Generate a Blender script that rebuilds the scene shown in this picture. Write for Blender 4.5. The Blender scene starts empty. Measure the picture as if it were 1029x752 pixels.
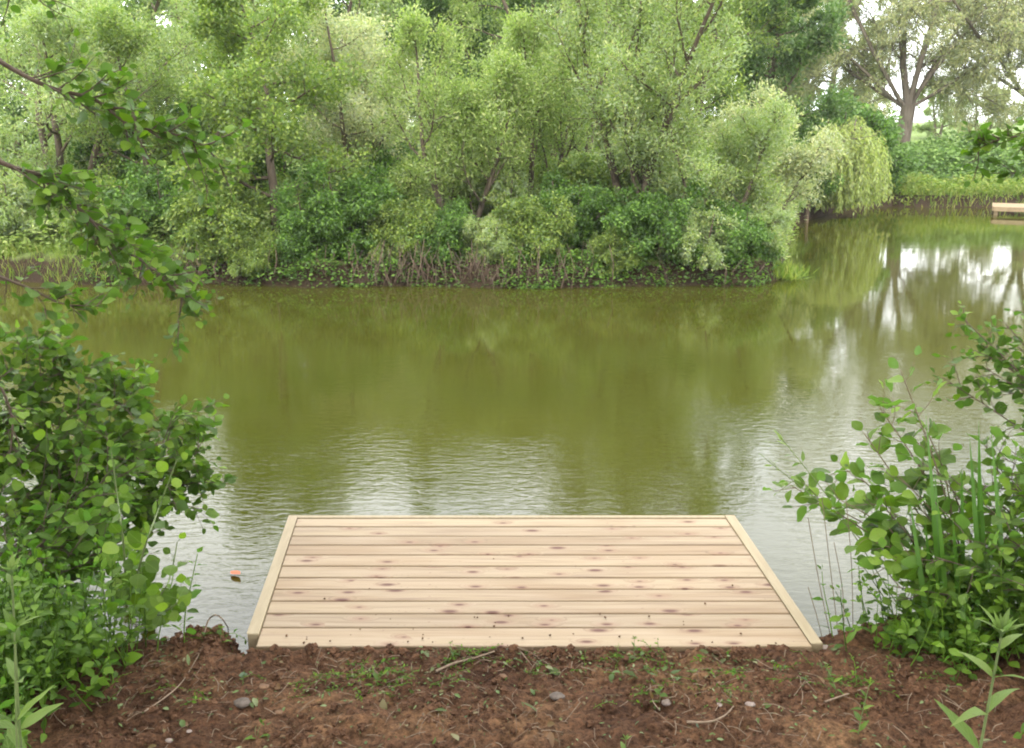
import bpy, math, random
import numpy as np
from mathutils import noise as mnoise, Vector

RAD = math.radians
scene = bpy.context.scene
COL = scene.collection

# ------------------------------------------------------------------ camera maths
PITCH = RAD(14.25); CAMZ = 2.35; F = 1000.0
cp, sp = math.cos(PITCH), math.sin(PITCH)

def ray(px, py):
    u = (px-514.5)/F; v = (376-py)/F
    return np.array([u, cp+v*sp, -sp+v*cp])
def at(px, py, D):
    """world point seen at a place in the view, D metres ahead"""
    d = ray(px, py); return np.array([0, 0, CAMZ]) + d*(D/d[1])
def atz(px, py, z):
    d = ray(px, py); return np.array([0, 0, CAMZ]) + d*((z-CAMZ)/d[2])
def X(px, D, z=1.0):
    return (px-514.5)/F*(D*cp+(CAMZ-z)*sp)
def Z(py, D):
    return at(514.5, py, D)[2]

# ------------------------------------------------------------------ object helpers
def tag(o, label=None, cat=None, group=None, kind=None):
    if label: o['label'] = label
    if cat: o['category'] = cat
    if group: o['group'] = group
    if kind: o['kind'] = kind
    return o
def empty(name, loc):
    o = bpy.data.objects.new(name, None); COL.objects.link(o)
    o.location = [float(c) for c in loc]; o.empty_display_size = 0.2
    return o

class MB:
    """collects quads and tubes; builds one mesh object"""
    def __init__(s): s.v = []; s.f = []; s.uv = []; s.n = 0
    def add(s, V, Fq, uv=None):
        V = np.asarray(V, dtype=np.float32).reshape(-1, 3); Fq = np.asarray(Fq, dtype=np.int32).reshape(-1, 4)
        s.v.append(V); s.f.append(Fq+s.n); s.n += len(V)
        s.uv.append(np.zeros((len(V), 2), np.float32) if uv is None else np.asarray(uv, np.float32))
    def tube(s, pts, rad, sides=6):
        pts = np.asarray(pts, float); n = len(pts)
        rad = np.asarray(rad, float)
        t = np.gradient(pts, axis=0); t /= (np.linalg.norm(t, axis=1)[:, None]+1e-9)
        ref = np.array([0.31, 0.17, 0.93]) if abs(t[0][2]) < 0.8 else np.array([0.95, 0.2, 0.1])
        a = np.cross(t, ref); a /= (np.linalg.norm(a, axis=1)[:, None]+1e-9)
        b = np.cross(t, a)
        ang = np.arange(sides)*2*math.pi/sides
        V = pts[:, None, :] + rad[:, None, None]*(a[:, None, :]*np.cos(ang)[None, :, None]+b[:, None, :]*np.sin(ang)[None, :, None])
        V = V.reshape(-1, 3)
        i = np.arange(n-1)[:, None]*sides; j = np.arange(sides)[None, :]; k = (j+1) % sides
        q = np.stack([i+j, i+k, i+sides+k, i+sides+j], axis=-1).reshape(-1, 4)
        L = np.concatenate([[0], np.cumsum(np.linalg.norm(np.diff(pts, axis=0), axis=1))])
        uv = np.stack([np.repeat(L[:, None], sides, 1), np.repeat(ang[None, :], n, 0)], -1).reshape(-1, 2)
        s.add(V, q, uv)
    def box(s, c, size, rz=0):
        x, y, z = [d/2 for d in size]
        P = np.array([[a, b, d] for a in (-x, x) for b in (-y, y) for d in (-z, z)])
        cr, sr = math.cos(rz), math.sin(rz)
        P = np.stack([P[:, 0]*cr-P[:, 1]*sr, P[:, 0]*sr+P[:, 1]*cr, P[:, 2]], 1)+np.asarray(c)
        s.add(P, [[0, 1, 3, 2], [4, 6, 7, 5], [0, 4, 5, 1], [2, 3, 7, 6], [0, 2, 6, 4], [1, 5, 7, 3]])
    def build(s, name, mat, parent=None, smooth=False, origin=None):
        V = np.concatenate(s.v); Q = np.concatenate(s.f); UV = np.concatenate(s.uv)
        if origin is not None: V = V-np.asarray(origin, np.float32)
        me = bpy.data.meshes.new(name)
        me.vertices.add(len(V)); me.vertices.foreach_set('co', V.astype(np.float32).ravel())
        me.loops.add(len(Q)*4); me.loops.foreach_set('vertex_index', Q.ravel().astype(np.int32))
        me.polygons.add(len(Q)); me.polygons.foreach_set('loop_start', (np.arange(len(Q))*4).astype(np.int32))
        try: me.polygons.foreach_set('loop_total', np.full(len(Q), 4, np.int32))
        except Exception: pass
        l = me.uv_layers.new(name='UVMap'); l.data.foreach_set('uv', UV[Q.ravel()].astype(np.float32).ravel())
        me.update(calc_edges=True); me.validate()
        me.polygons.foreach_set('use_smooth', np.full(len(me.polygons), bool(smooth)))
        me.materials.append(mat)
        o = bpy.data.objects.new(name, me); COL.objects.link(o)
        if parent is not None: o.parent = parent
        elif origin is not None: o.location = [float(c) for c in origin]
        return o

def norm(a): return a/(np.linalg.norm(a, axis=-1, keepdims=True)+1e-9)

def leaves_far(mb, P, A, N, L, W):
    """small kite leaves: base P, axis A, normal N, lengths L, widths W"""
    S = norm(np.cross(A, N)); L = L[:, None]; W = W[:, None]
    Nn = np.cross(S, A)
    V = np.stack([P, P+A*L*.45+S*W*.5+Nn*W*.12, P+A*L, P+A*L*.45-S*W*.5+Nn*W*.12], axis=1).reshape(-1, 3)
    mb.add(V, np.arange(len(P)*4).reshape(-1, 4))

PROF = {'round': [.06, .62, .92, 1., .9, .62, .12], 'oval': [.05, .55, .9, 1., .86, .5, .03],
        'lance': [.12, .7, 1., .9, .68, .38, .02], 'blade': [.8, .95, 1., .95, .8, .5, .03]}
def leaves_near(mb, P, A, N, L, W, shape='oval', droop=.25, fold=.18, rng=None):
    A = norm(A); S = norm(np.cross(A, N)); Nn = np.cross(S, A)
    pr = PROF[shape]; R = len(pr); n = len(P)
    L = np.asarray(L)[:, None]; W = np.asarray(W)[:, None]
    dr = droop*(np.ones((n, 1)) if rng is None else rng.uniform(.2, 1.9, (n, 1)))
    wv = 0 if rng is None else rng.uniform(-.09, .09, (n, R, 2))
    rows = []; uvs = []
    for i, w in enumerate(pr):
        t = i/(R-1)
        c = P+A*L*(t-.12*dr*t*t)-Nn*L*dr*t*t*.7
        e = fold*W*w*.5
        jl = 0 if rng is None else wv[:, i, 0:1]*W*w; jr = 0 if rng is None else wv[:, i, 1:2]*W*w
        rows.append(np.stack([c-S*W*w*.5+Nn*(e+jl), c, c+S*W*w*.5+Nn*(e+jr)], axis=1))
        uvs.append([[-w*.5, t], [0, t], [w*.5, t]])
    V = np.stack(rows, axis=1).reshape(-1, 3)
    UV = np.tile(np.array(uvs).reshape(1, -1, 2), (n, 1, 1)).reshape(-1, 2)
    q = []
    for i in range(R-1):
        for j in (0, 1): q.append([i*3+j, i*3+j+1, (i+1)*3+j+1, (i+1)*3+j])
    q = np.array(q)
    Q = (q[None]+(np.arange(n)*R*3)[:, None, None]).reshape(-1, 4)
    mb.add(V, Q, UV)

# ------------------------------------------------------------------ materials
def new_mat(name):
    m = bpy.data.materials.new(name); m.use_nodes = True
    nt = m.node_tree; nt.nodes.clear()
    return m, nt
def nd(nt, t, **kw):
    n = nt.nodes.new(t)
    for k, v in kw.items():
        if k in n.inputs: n.inputs[k].default_value = v
        else: setattr(n, k, v)
    return n
def ramp(nt, stops, fac=None, interp='LINEAR'):
    r = nt.nodes.new('ShaderNodeValToRGB'); r.color_ramp.interpolation = interp
    e = r.color_ramp.elements
    while len(e) < len(stops): e.new(0.5)
    for i, (p, c) in enumerate(stops):
        e[i].position = p; e[i].color = (*c, 1)
    if fac is not None: nt.links.new(fac, r.inputs[0])
    return r
def mixc(nt, a, b, fac, mode='MIX'):
    m = nt.nodes.new('ShaderNodeMix'); m.data_type = 'RGBA'; m.blend_type = mode
    for s, v in ((0, fac), (6, a), (7, b)):
        if hasattr(v, 'links'): nt.links.new(v, m.inputs[s])
        else: m.inputs[s].default_value = v if s == 0 else (*v, 1)
    return m.outputs[2]
def math_(nt, op, a, b=None, clamp=False):
    m = nt.nodes.new('ShaderNodeMath'); m.operation = op; m.use_clamp = clamp
    for i, v in enumerate((a, b)):
        if v is None: continue
        if hasattr(v, 'links'): nt.links.new(v, m.inputs[i])
        else: m.inputs[i].default_value = v
    return m.outputs[0]

def leaf_mat(name, cols, under=None, trans=.4, rough=.5, veins=False, spec=.4, patch=None):
    m, nt = new_mat(name); L = nt.links
    gn = (1.50, 1.28, .98)
    cols = [tuple(a*b for a, b in zip(c, gn)) for c in cols]
    g = nd(nt, 'ShaderNodeNewGeometry')
    r = ramp(nt, [(i/(len(cols)-1), c) for i, c in enumerate(cols)], g.outputs['Random Per Island'])
    col = r.outputs[0]
    tc = nd(nt, 'ShaderNodeTexCoord')
    if patch is not None:
        n = nd(nt, 'ShaderNodeTexNoise', Scale=1.4, Detail=2.0); L.new(tc.outputs['Object'], n.inputs['Vector'])
        f = ramp(nt, [(.42, (0, 0, 0)), (.62, (1, 1, 1))], n.outputs[0])
        f2 = math_(nt, 'MULTIPLY', f.outputs[0], .6)
        col = mixc(nt, col, patch, f2)
    bumpn = None
    if veins:
        uv = nd(nt, 'ShaderNodeSeparateXYZ'); L.new(tc.outputs['UV'], uv.inputs[0])
        au = math_(nt, 'ABSOLUTE', uv.outputs[0])
        s = math_(nt, 'SUBTRACT', uv.outputs[1], math_(nt, 'MULTIPLY', au, .55))
        w = math_(nt, 'PINGPONG', math_(nt, 'MULTIPLY', s, 9.), .5)
        side = math_(nt, 'LESS_THAN', w, .07)
        mid = math_(nt, 'LESS_THAN', au, .022)
        v = math_(nt, 'MAXIMUM', side, mid)
        col = mixc(nt, col, (.22, .30, .09), math_(nt, 'MULTIPLY', v, .3))
        nz = nd(nt, 'ShaderNodeTexNoise', Scale=60.0, Detail=3.0); L.new(tc.outputs['Object'], nz.inputs['Vector'])
        spots = ramp(nt, [(.66, (0, 0, 0)), (.74, (1, 1, 1))], nz.outputs[0])
        col = mixc(nt, col, (.12, .09, .03), math_(nt, 'MULTIPLY', spots.outputs[0], .35))
        b = nd(nt, 'ShaderNodeBump', Strength=.5, Distance=.002)
        L.new(math_(nt, 'ADD', w, math_(nt, 'MULTIPLY', nz.outputs[0], .6)), b.inputs['Height']); bumpn = b.outputs[0]
    if under is not None: col = mixc(nt, col, under, math_(nt, 'MULTIPLY', g.outputs['Backfacing'], .8))
    p = nd(nt, 'ShaderNodeBsdfPrincipled', Roughness=rough); p.inputs['Specular IOR Level'].default_value = spec
    L.new(col, p.inputs['Base Color'])
    if bumpn: L.new(bumpn, p.inputs['Normal'])
    t = nd(nt, 'ShaderNodeBsdfTranslucent')
    L.new(mixc(nt, col, (1.0, 1.25, .45), 1.0, 'MULTIPLY'), t.inputs[0])
    mx = nd(nt, 'ShaderNodeMixShader', Fac=trans)
    L.new(p.outputs[0], mx.inputs[1]); L.new(t.outputs[0], mx.inputs[2])
    o = nd(nt, 'ShaderNodeOutputMaterial'); L.new(mx.outputs[0], o.inputs[0])
    return m

def simple_mat(name, c1, c2, scale=8., rough=.8, bump=.3, dist=.01, stretch=None, spec=.3):
    m, nt = new_mat(name); L = nt.links
    tc = nd(nt, 'ShaderNodeTexCoord'); mp = nd(nt, 'ShaderNodeMapping')
    if stretch: mp.inputs['Scale'].default_value = stretch
    L.new(tc.outputs['Object'], mp.inputs[0])
    n = nd(nt, 'ShaderNodeTexNoise', Scale=scale, Detail=6.0, Roughness=.65); L.new(mp.outputs[0], n.inputs['Vector'])
    r = ramp(nt, [(.3, c1), (.7, c2)], n.outputs[0])
    p = nd(nt, 'ShaderNodeBsdfPrincipled', Roughness=rough); p.inputs['Specular IOR Level'].default_value = spec
    L.new(r.outputs[0], p.inputs['Base Color'])
    b = nd(nt, 'ShaderNodeBump', Strength=bump, Distance=dist); L.new(n.outputs[0], b.inputs['Height']); L.new(b.outputs[0], p.inputs['Normal'])
    o = nd(nt, 'ShaderNodeOutputMaterial'); L.new(p.outputs[0], o.inputs[0])
    return m

M = {}
M['bark'] = simple_mat('bark_brown', (.05, .038, .025), (.16, .12, .085), 14, .9, .8, .02, (1, 1, .25))
M['bark_grey'] = simple_mat('bark_grey', (.075, .06, .042), (.19, .155, .115), 9, .9, .8, .03, (1, 1, .25))
M['twig'] = simple_mat('twig_brown', (.06, .045, .03), (.14, .10, .07), 30, .8, .4, .003)
M['stem'] = simple_mat('green_stem', (.09, .13, .04), (.16, .20, .07), 20, .6, .2, .002)
M['stem_red'] = simple_mat('reddish_stem', (.10, .07, .04), (.17, .13, .07), 20, .6, .2, .002)
M['root'] = simple_mat('dry_root', (.035, .024, .015), (.15, .105, .07), 12, .9, .6, .01, (1, 1, .3))
M['stone'] = simple_mat('stone_grey', (.06, .045, .032), (.17, .135, .11), 25, .85, .6, .004)
M['stone_tan'] = simple_mat('stone_tan', (.10, .055, .03), (.21, .12, .065), 25, .85, .6, .004)
M['stone_pale'] = simple_mat('stone_pale', (.17, .12, .09), (.36, .29, .25), 25, .8, .5, .004)
M['clod'] = simple_mat('soil_clod', (.035, .018, .010), (.15, .078, .043), 22, .95, 1., .01, None, .1)
M['deadtwig'] = simple_mat('dead_twig', (.12, .08, .05), (.30, .22, .15), 40, .85, .5, .003)
M['olddeck'] = simple_mat('old_deck_wood', (.20, .14, .08), (.32, .24, .14), 6, .8, .3, .004, (1, 6, 1))
M['dark_post'] = simple_mat('dark_timber', (.10, .08, .05), (.18, .14, .09), 10, .9, .4, .01)

M['alder'] = leaf_mat('alder_leaf', [(.068, .120, .020), (.115, .185, .034), (.16, .245, .05), (.22, .30, .09)], (.17, .24, .10), .42, .42)
M['sallow'] = leaf_mat('sallow_leaf', [(.11, .185, .05), (.17, .26, .075), (.23, .31, .12), (.36, .42, .26)], (.34, .40, .27), .42, .5, patch=(.24, .32, .10))
M['yellow'] = leaf_mat('yellow_green_leaf', [(.105, .18, .05), (.16, .25, .075), (.22, .315, .11), (.31, .38, .20)], (.30, .36, .18), .45, .5)
M['silver'] = leaf_mat('silver_willow_leaf', [(.16, .21, .11), (.24, .30, .17), (.33, .38, .25), (.42, .46, .34)], (.42, .46, .36), .35, .55)
M['oak'] = leaf_mat('oak_leaf', [(.035, .085, .022), (.06, .13, .035), (.09, .17, .05), (.12, .20, .07)], (.11, .17, .08), .35, .45)
M['greywillow'] = leaf_mat('grey_willow_leaf', [(.15, .18, .09), (.21, .25, .13), (.27, .31, .18), (.34, .37, .25)], (.32, .35, .26), .35, .55)
M['weeping'] = leaf_mat('weeping_leaf', [(.155, .225, .06), (.21, .29, .085), (.27, .35, .12), (.34, .41, .18)], (.34, .40, .18), .42, .5)
M['bushdark'] = leaf_mat('bush_leaf', [(.03, .075, .012), (.055, .13, .02), (.09, .19, .03), (.12, .24, .045)], (.10, .17, .06), .38, .45)
M['nettle'] = leaf_mat('nettle_leaf', [(.055, .11, .04), (.08, .155, .05), (.11, .20, .06), (.16, .26, .08)], (.13, .20, .09), .35, .5, patch=(.14, .24, .05))
M['grass'] = leaf_mat('grass_blade', [(.07, .13, .03), (.11, .19, .04), (.16, .24, .055), (.23, .26, .09)], None, .4, .5)
M['near_dark'] = leaf_mat('near_alder_leaf', [(.028, .068, .005), (.046, .105, .008), (.072, .15, .012), (.12, .22, .022)], (.08, .15, .03), .42, .5, True, .28)
M['near_mid'] = leaf_mat('near_sallow_leaf', [(.036, .082, .008), (.056, .118, .012), (.085, .165, .018), (.14, .25, .032)], (.13, .22, .06), .45, .5, True, .28)
M['near_round'] = leaf_mat('round_sapling_leaf', [(.035, .075, .008), (.05, .105, .011), (.07, .14, .015), (.14, .24, .03)], (.09, .15, .04), .42, .5, True, .3)
M['near_pale'] = leaf_mat('near_pale_leaf', [(.07, .13, .035), (.10, .175, .05), (.13, .21, .07)], (.15, .22, .10), .38, .6, True, .2)
M['herb'] = leaf_mat('herb_leaf', [(.030, .078, .007), (.050, .118, .009), (.080, .17, .014), (.12, .24, .028)], (.09, .18, .04), .45, .5, True, .28)
M['iris'] = leaf_mat('iris_blade', [(.04, .11, .018), (.065, .16, .026)], None, .35, .4, False)
M['litter'] = leaf_mat('litter_leaf', [(.04, .08, .02), (.06, .11, .03), (.13, .18, .10), (.10, .06, .03), (.05, .07, .02), (.035, .07, .012)], (.12, .17, .11), .25, .6)
M['redleaf'] = leaf_mat('red_leaf', [(.42, .10, .05), (.42, .12, .06)], None, .25, .5)

# --- soil / ground
def ground_mat():
    m, nt = new_mat('ground'); L = nt.links
    g = nd(nt, 'ShaderNodeNewGeometry'); s = nd(nt, 'ShaderNodeSeparateXYZ'); L.new(g.outputs['Position'], s.inputs[0])
    P = g.outputs['Position']
    n1 = nd(nt, 'ShaderNodeTexNoise', Scale=2.2, Detail=5.0, Roughness=.6); L.new(P, n1.inputs['Vector'])
    n2 = nd(nt, 'ShaderNodeTexNoise', Scale=38., Detail=8.0, Roughness=.75); L.new(P, n2.inputs['Vector'])
    n3 = nd(nt, 'ShaderNodeTexNoise', Scale=160., Detail=3.0); L.new(P, n3.inputs['Vector'])
    base = ramp(nt, [(.34, (.085, .041, .022)), (.50, (.155, .079, .042)), (.68, (.25, .138, .068))], n1.outputs[0])
    fine = ramp(nt, [(.35, (.25, .24, .22)), (.5, (.85, .85, .85)), (.66, (1.6, 1.55, 1.5))], n2.outputs[0])
    soil = mixc(nt, base.outputs[0], fine.outputs[0], 1.0, 'MULTIPLY')
    gr = ramp(nt, [(.3, (.07, .11, .025)), (.5, (.12, .18, .04)), (.7, (.20, .23, .08))], n1.outputs[0])
    far = ramp(nt, [(0, (0, 0, 0)), (1, (1, 1, 1))], math_(nt, 'SUBTRACT', s.outputs[1], 8.0))
    # eroded earth where the bank is steep or just above the water
    sn = nd(nt, 'ShaderNodeSeparateXYZ'); L.new(g.outputs['True Normal'], sn.inputs[0])
    low = math_(nt, 'MULTIPLY', math_(nt, 'SUBTRACT', .42, math_(nt, 'ADD', s.outputs[2], math_(nt, 'MULTIPLY', math_(nt, 'SUBTRACT', n1.outputs[0], .5), .5))), 9., True)
    grassf = math_(nt, 'MULTIPLY', far.outputs[0], math_(nt, 'SUBTRACT', 1., low))
    earth = ramp(nt, [(.3, (.016, .011, .007)), (.5, (.038, .025, .015)), (.7, (.09, .058, .033))], n2.outputs[0])
    e2 = mixc(nt, soil, earth.outputs[0], far.outputs[0])
    col = mixc(nt, e2, gr.outputs[0], grassf)
    p = nd(nt, 'ShaderNodeBsdfPrincipled', Roughness=.95); p.inputs['Specular IOR Level'].default_value = .12
    L.new(col, p.inputs['Base Color'])
    h = math_(nt, 'ADD', n2.outputs[0], math_(nt, 'MULTIPLY', n3.outputs[0], .35))
    b = nd(nt, 'ShaderNodeBump', Strength=1.0, Distance=.034); L.new(h, b.inputs['Height']); L.new(b.outputs[0], p.inputs['Normal'])
    o = nd(nt, 'ShaderNodeOutputMaterial'); L.new(p.outputs[0], o.inputs[0])
    return m
M['ground'] = ground_mat()

def water_mat():
    m, nt = new_mat('pond_water'); L = nt.links
    g = nd(nt, 'ShaderNodeNewGeometry'); P = g.outputs['Position']
    mp = nd(nt, 'ShaderNodeMapping'); mp.inputs['Scale'].default_value = (.42, 1., 1.); mp.inputs['Rotation'].default_value = (0, 0, RAD(14)); L.new(P, mp.inputs[0])
    n1 = nd(nt, 'ShaderNodeTexNoise', Scale=20.0, Detail=3.5, Roughness=.55, Distortion=.6); L.new(mp.outputs[0], n1.inputs['Vector'])
    n2 = nd(nt, 'ShaderNodeTexNoise', Scale=1.5, Detail=2.0); L.new(mp.outputs[0], n2.inputs['Vector'])
    n3 = nd(nt, 'ShaderNodeTexNoise', Scale=.55, Detail=3.0); L.new(P, n3.inputs['Vector'])
    amt = ramp(nt, [(.36, (.22, .22, .22)), (.64, (.95, .95, .95))], n3.outputs[0])
    sy = nd(nt, 'ShaderNodeSeparateXYZ'); L.new(P, sy.inputs[0])
    # breeze ruffles the open water by the landing, the shore under the trees is sheltered
    calm = nd(nt, 'ShaderNodeMapRange'); calm.inputs[1].default_value = 6.5; calm.inputs[2].default_value = 11.0; calm.inputs[3].default_value = 1.; calm.inputs[4].default_value = .12
    L.new(sy.outputs[1], calm.inputs[0])
    h = math_(nt, 'MULTIPLY', math_(nt, 'MULTIPLY', n1.outputs[0], amt.outputs[0]), calm.outputs[0])
    h = math_(nt, 'ADD', h, math_(nt, 'MULTIPLY', n2.outputs[0], .3))
    b = nd(nt, 'ShaderNodeBump', Strength=1.0, Distance=.0046); L.new(h, b.inputs['Height'])
    n4 = nd(nt, 'ShaderNodeTexNoise', Scale=.25, Detail=3.0); L.new(P, n4.inputs['Vector'])
    c = ramp(nt, [(.3, (.034, .037, .004)), (.7, (.048, .046, .008))], n4.outputs[0])
    p = nd(nt, 'ShaderNodeBsdfPrincipled', Roughness=.03, IOR=1.33); p.inputs['Specular IOR Level'].default_value = .7
    L.new(c.outputs[0], p.inputs['Base Color']); L.new(b.outputs[0], p.inputs['Normal'])
    o = nd(nt, 'ShaderNodeOutputMaterial'); L.new(p.outputs[0], o.inputs[0])
    return m
M['water'] = water_mat()

def pine_mat():
    m, nt = new_mat('pine_board'); L = nt.links
    tc = nd(nt, 'ShaderNodeTexCoord'); oi = nd(nt, 'ShaderNodeObjectInfo')
    off = nd(nt, 'ShaderNodeCombineXYZ'); L.new(math_(nt, 'MULTIPLY', oi.outputs['Random'], 37.), off.inputs[0]); L.new(math_(nt, 'MULTIPLY', oi.outputs['Random'], 91.), off.inputs[1])
    va = nd(nt, 'ShaderNodeVectorMath'); va.operation = 'ADD'; L.new(tc.outputs['Object'], va.inputs[0]); L.new(off.outputs[0], va.inputs[1])
    # knots: rare cells of a Voronoi, squeezed along the board
    mk = nd(nt, 'ShaderNodeMapping'); mk.inputs['Scale'].default_value = (5.2, 13., 1.); L.new(va.outputs[0], mk.inputs[0])
    vo = nd(nt, 'ShaderNodeTexVoronoi', Scale=1.0); vo.feature = 'F1'; vo.voronoi_dimensions = '2D'; vo.inputs['Randomness'].default_value = .95; L.new(mk.outputs[0], vo.inputs['Vector'])
    sc = nd(nt, 'ShaderNodeSeparateColor'); L.new(vo.outputs['Color'], sc.inputs[0])
    has = math_(nt, 'GREATER_THAN', sc.outputs[0], .60)
    size = math_(nt, 'ADD', .06, math_(nt, 'MULTIPLY', math_(nt, 'POWER', sc.outputs[1], 1.6), .20))
    kn = math_(nt, 'MULTIPLY', math_(nt, 'SUBTRACT', 1., math_(nt, 'DIVIDE', vo.outputs['Distance'], size), True), has)
    halo = math_(nt, 'MULTIPLY', math_(nt, 'SUBTRACT', 1., math_(nt, 'DIVIDE', vo.outputs['Distance'], .42), True), has)
    # grain flows round the knots
    mg = nd(nt, 'ShaderNodeMapping'); mg.inputs['Scale'].default_value = (1.1, 26., 26.); L.new(va.outputs[0], mg.inputs[0])
    ad = nd(nt, 'ShaderNodeVectorMath'); ad.operation = 'ADD'; L.new(mg.outputs[0], ad.inputs[0])
    cx = nd(nt, 'ShaderNodeCombineXYZ'); L.new(math_(nt, 'MULTIPLY', halo, 2.2), cx.inputs[1]); L.new(cx.outputs[0], ad.inputs[1])
    gn = nd(nt, 'ShaderNodeTexNoise', Scale=1.6, Detail=5.0, Roughness=.6, Distortion=.5); L.new(ad.outputs[0], gn.inputs['Vector'])
    mg2 = nd(nt, 'ShaderNodeMapping'); mg2.inputs['Scale'].default_value = (.9, 6., 6.); L.new(va.outputs[0], mg2.inputs[0])
    gb = nd(nt, 'ShaderNodeTexNoise', Scale=1.3, Detail=3.0, Distortion=.4); L.new(mg2.outputs[0], gb.inputs['Vector'])
    c1 = ramp(nt, [(.28, (.20, .142, .094)), (.48, (.28, .216, .138)), (.68, (.315, .25, .172))], gn.outputs[0])
    c2 = ramp(nt, [(.36, (.88, .83, .77)), (.52, (1, 1, 1)), (.72, (1.04, 1.05, 1.0))], gb.outputs[0])
    c = mixc(nt, c1.outputs[0], c2.outputs[0], 1., 'MULTIPLY')
    tint = ramp(nt, [(0, (.90, .83, .76)), (.25, (1.02, 1.0, .97)), (.5, (.88, .84, .80)), (.75, (.98, .91, .85)), (1, (1.05, 1.03, .98))], oi.outputs['Random'], 'LINEAR')
    c = mixc(nt, c, tint.outputs[0], 1., 'MULTIPLY')
    c = mixc(nt, c, (.20, .105, .065), math_(nt, 'MULTIPLY', math_(nt, 'POWER', halo, 1.5), .85, True))
    c = mixc(nt, c, (.09, .035, .02), math_(nt, 'MULTIPLY', kn, 1.6, True))
    # muddy specks
    ns = nd(nt, 'ShaderNodeTexNoise', Scale=42., Detail=2.0); L.new(tc.outputs['Object'], ns.inputs['Vector'])
    spk = ramp(nt, [(.70, (0, 0, 0)), (.74, (1, 1, 1))], ns.outputs[0])
    c = mixc(nt, c, (.20, .13, .08), math_(nt, 'MULTIPLY', spk.outputs[0], .7))
    p = nd(nt, 'ShaderNodeBsdfPrincipled', Roughness=.62); p.inputs['Specular IOR Level'].default_value = .35
    L.new(c, p.inputs['Base Color'])
    b = nd(nt, 'ShaderNodeBump', Strength=.35, Distance=.002); L.new(gn.outputs[0], b.inputs['Height']); L.new(b.outputs[0], p.inputs['Normal'])
    o = nd(nt, 'ShaderNodeOutputMaterial'); L.new(p.outputs[0], o.inputs[0])
    return m
M['pine'] = pine_mat()
M['trim'] = simple_mat('pine_trim', (.24, .185, .105), (.325, .26, .16), 5., .6, .25, .002, (6, .7, 6), .35)

# ------------------------------------------------------------------ terrain
POND = np.array([(-60, 1.5), (-6, 2.6), (-3.4, 3.25), (-2.4, 3.7), (-1.6, 3.88), (-1.05, 3.95), (0, 4.0), (1.2, 3.95), (1.7, 4.15), (2.6, 4.3), (4, 4.1), (8, 3.4), (60, 1.0),
                 (70, 26), (40, 28.9), (20, 28.4), (16, 28.7), (14.6, 28.3), (12, 28.2), (10.6, 28.6), (9.1, 27.6), (6.75, 23.6), (5.0, 18), (4.15, 15.2), (3.6, 14.45), (2., 14.5), (0.4, 14.2), (-1.2, 14.5), (-3, 14.35),
                 (-4.5, 14.7), (-6, 14.5), (-7.4, 14.9), (-9, 15.0), (-12, 15.6), (-30, 17), (-60, 20)], float)
def pond_sd(x, y):
    """distance to the shore, positive on land"""
    x = np.asarray(x, float); y = np.asarray(y, float)
    d = np.full(x.shape, 1e9); inside = np.zeros(x.shape, bool)
    n = len(POND)
    for i in range(n):
        a = POND[i]; b = POND[(i+1) % n]; e = b-a
        t = np.clip(((x-a[0])*e[0]+(y-a[1])*e[1])/(e@e), 0, 1)
        d = np.minimum(d, np.hypot(x-a[0]-t*e[0], y-a[1]-t*e[1]))
        c = (a[1] > y) != (b[1] > y)
        with np.errstate(divide='ignore', invalid='ignore'):
            xi = (b[0]-a[0])*(y-a[1])/(b[1]-a[1])+a[0]
        inside ^= c & (x < xi)
    return np.where(inside, -d, d)
def sstep(a, b, t):
    t = np.clip((t-a)/(b-a), 0, 1); return t*t*(3-2*t)
def height(x, y):
    x = np.asarray(x, float); y = np.asarray(y, float)
    d = pond_sd(x, y)
    near = y < 9
    hn = -.12+.45*sstep(-.05, .33, d)+np.clip(3.5-y, 0, 60)*.10*(y > -4)+.75*(y <= -4)
    hf = -.05+.38*sstep(-.05, .35, d)+.35*sstep(.3, 5, d)+.9*sstep(6, 30, d)
    land = np.where(near, hn, hf)
    return np.where(d > -.05, land, np.maximum(-.12+d*.8, -1.2))
def fbm(x, y, s, seed=0.):
    return mnoise.fractal(Vector((x*s+seed, y*s, seed)), .8, 2.1, 5)
def soil_bump(x, y):
    if not (-4.5 < x < 4.5 and 0 < y < 4.3): return 0.
    b = fbm(x, y, 2.6)*.036+fbm(x, y, 9., 5.)*.026
    under = float(sstep(3.50, 3.56, y)*(1-sstep(1.13, 1.22, abs(x-.05))))
    r = mnoise.noise(Vector((x*26, y*26, 3.)))
    b += .016*math.exp(-((y-3.47)/.05)**2)*(abs(x) < 1.3)*(1+.5*mnoise.noise(Vector((x*7, 2., 1.))))+.045*math.exp(-((x+1.23)/.15)**2-((y-3.64)/.11)**2)
    return (b+max(0, r)*.016+abs(mnoise.noise(Vector((x*60, y*60, 8.))))*.007)*(1-under)-.10*under
def axis(fine_a, fine_b, step, growth, end_a, end_b):
    c = list(np.arange(fine_a, fine_b+1e-6, step)); s = step
    while c[-1] < end_b: s *= growth; c.append(c[-1]+s)
    s = step; pre = []
    p = fine_a
    while p > end_a: s *= growth; p -= s; pre.append(p)
    return np.array(pre[::-1]+c)
xs = axis(-2.9, 2.9, .016, 1.07, -1500, 1500)
ya = axis(2.1, 4.15, .016, 1.10, -1500, 13.5)
yb = np.concatenate([ya[ya < 13.5], np.arange(13.5, 16, .12), np.arange(16, 40, .5), 40*1.12**np.arange(0, 34)])
gx, gy = np.meshgrid(xs, yb)
H = height(gx, gy)
rngT = np.random.default_rng(3)
mask = (np.abs(gx) < 4.5) & (gy > 0) & (gy < 4.3)
idx = np.argwhere(mask)
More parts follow.
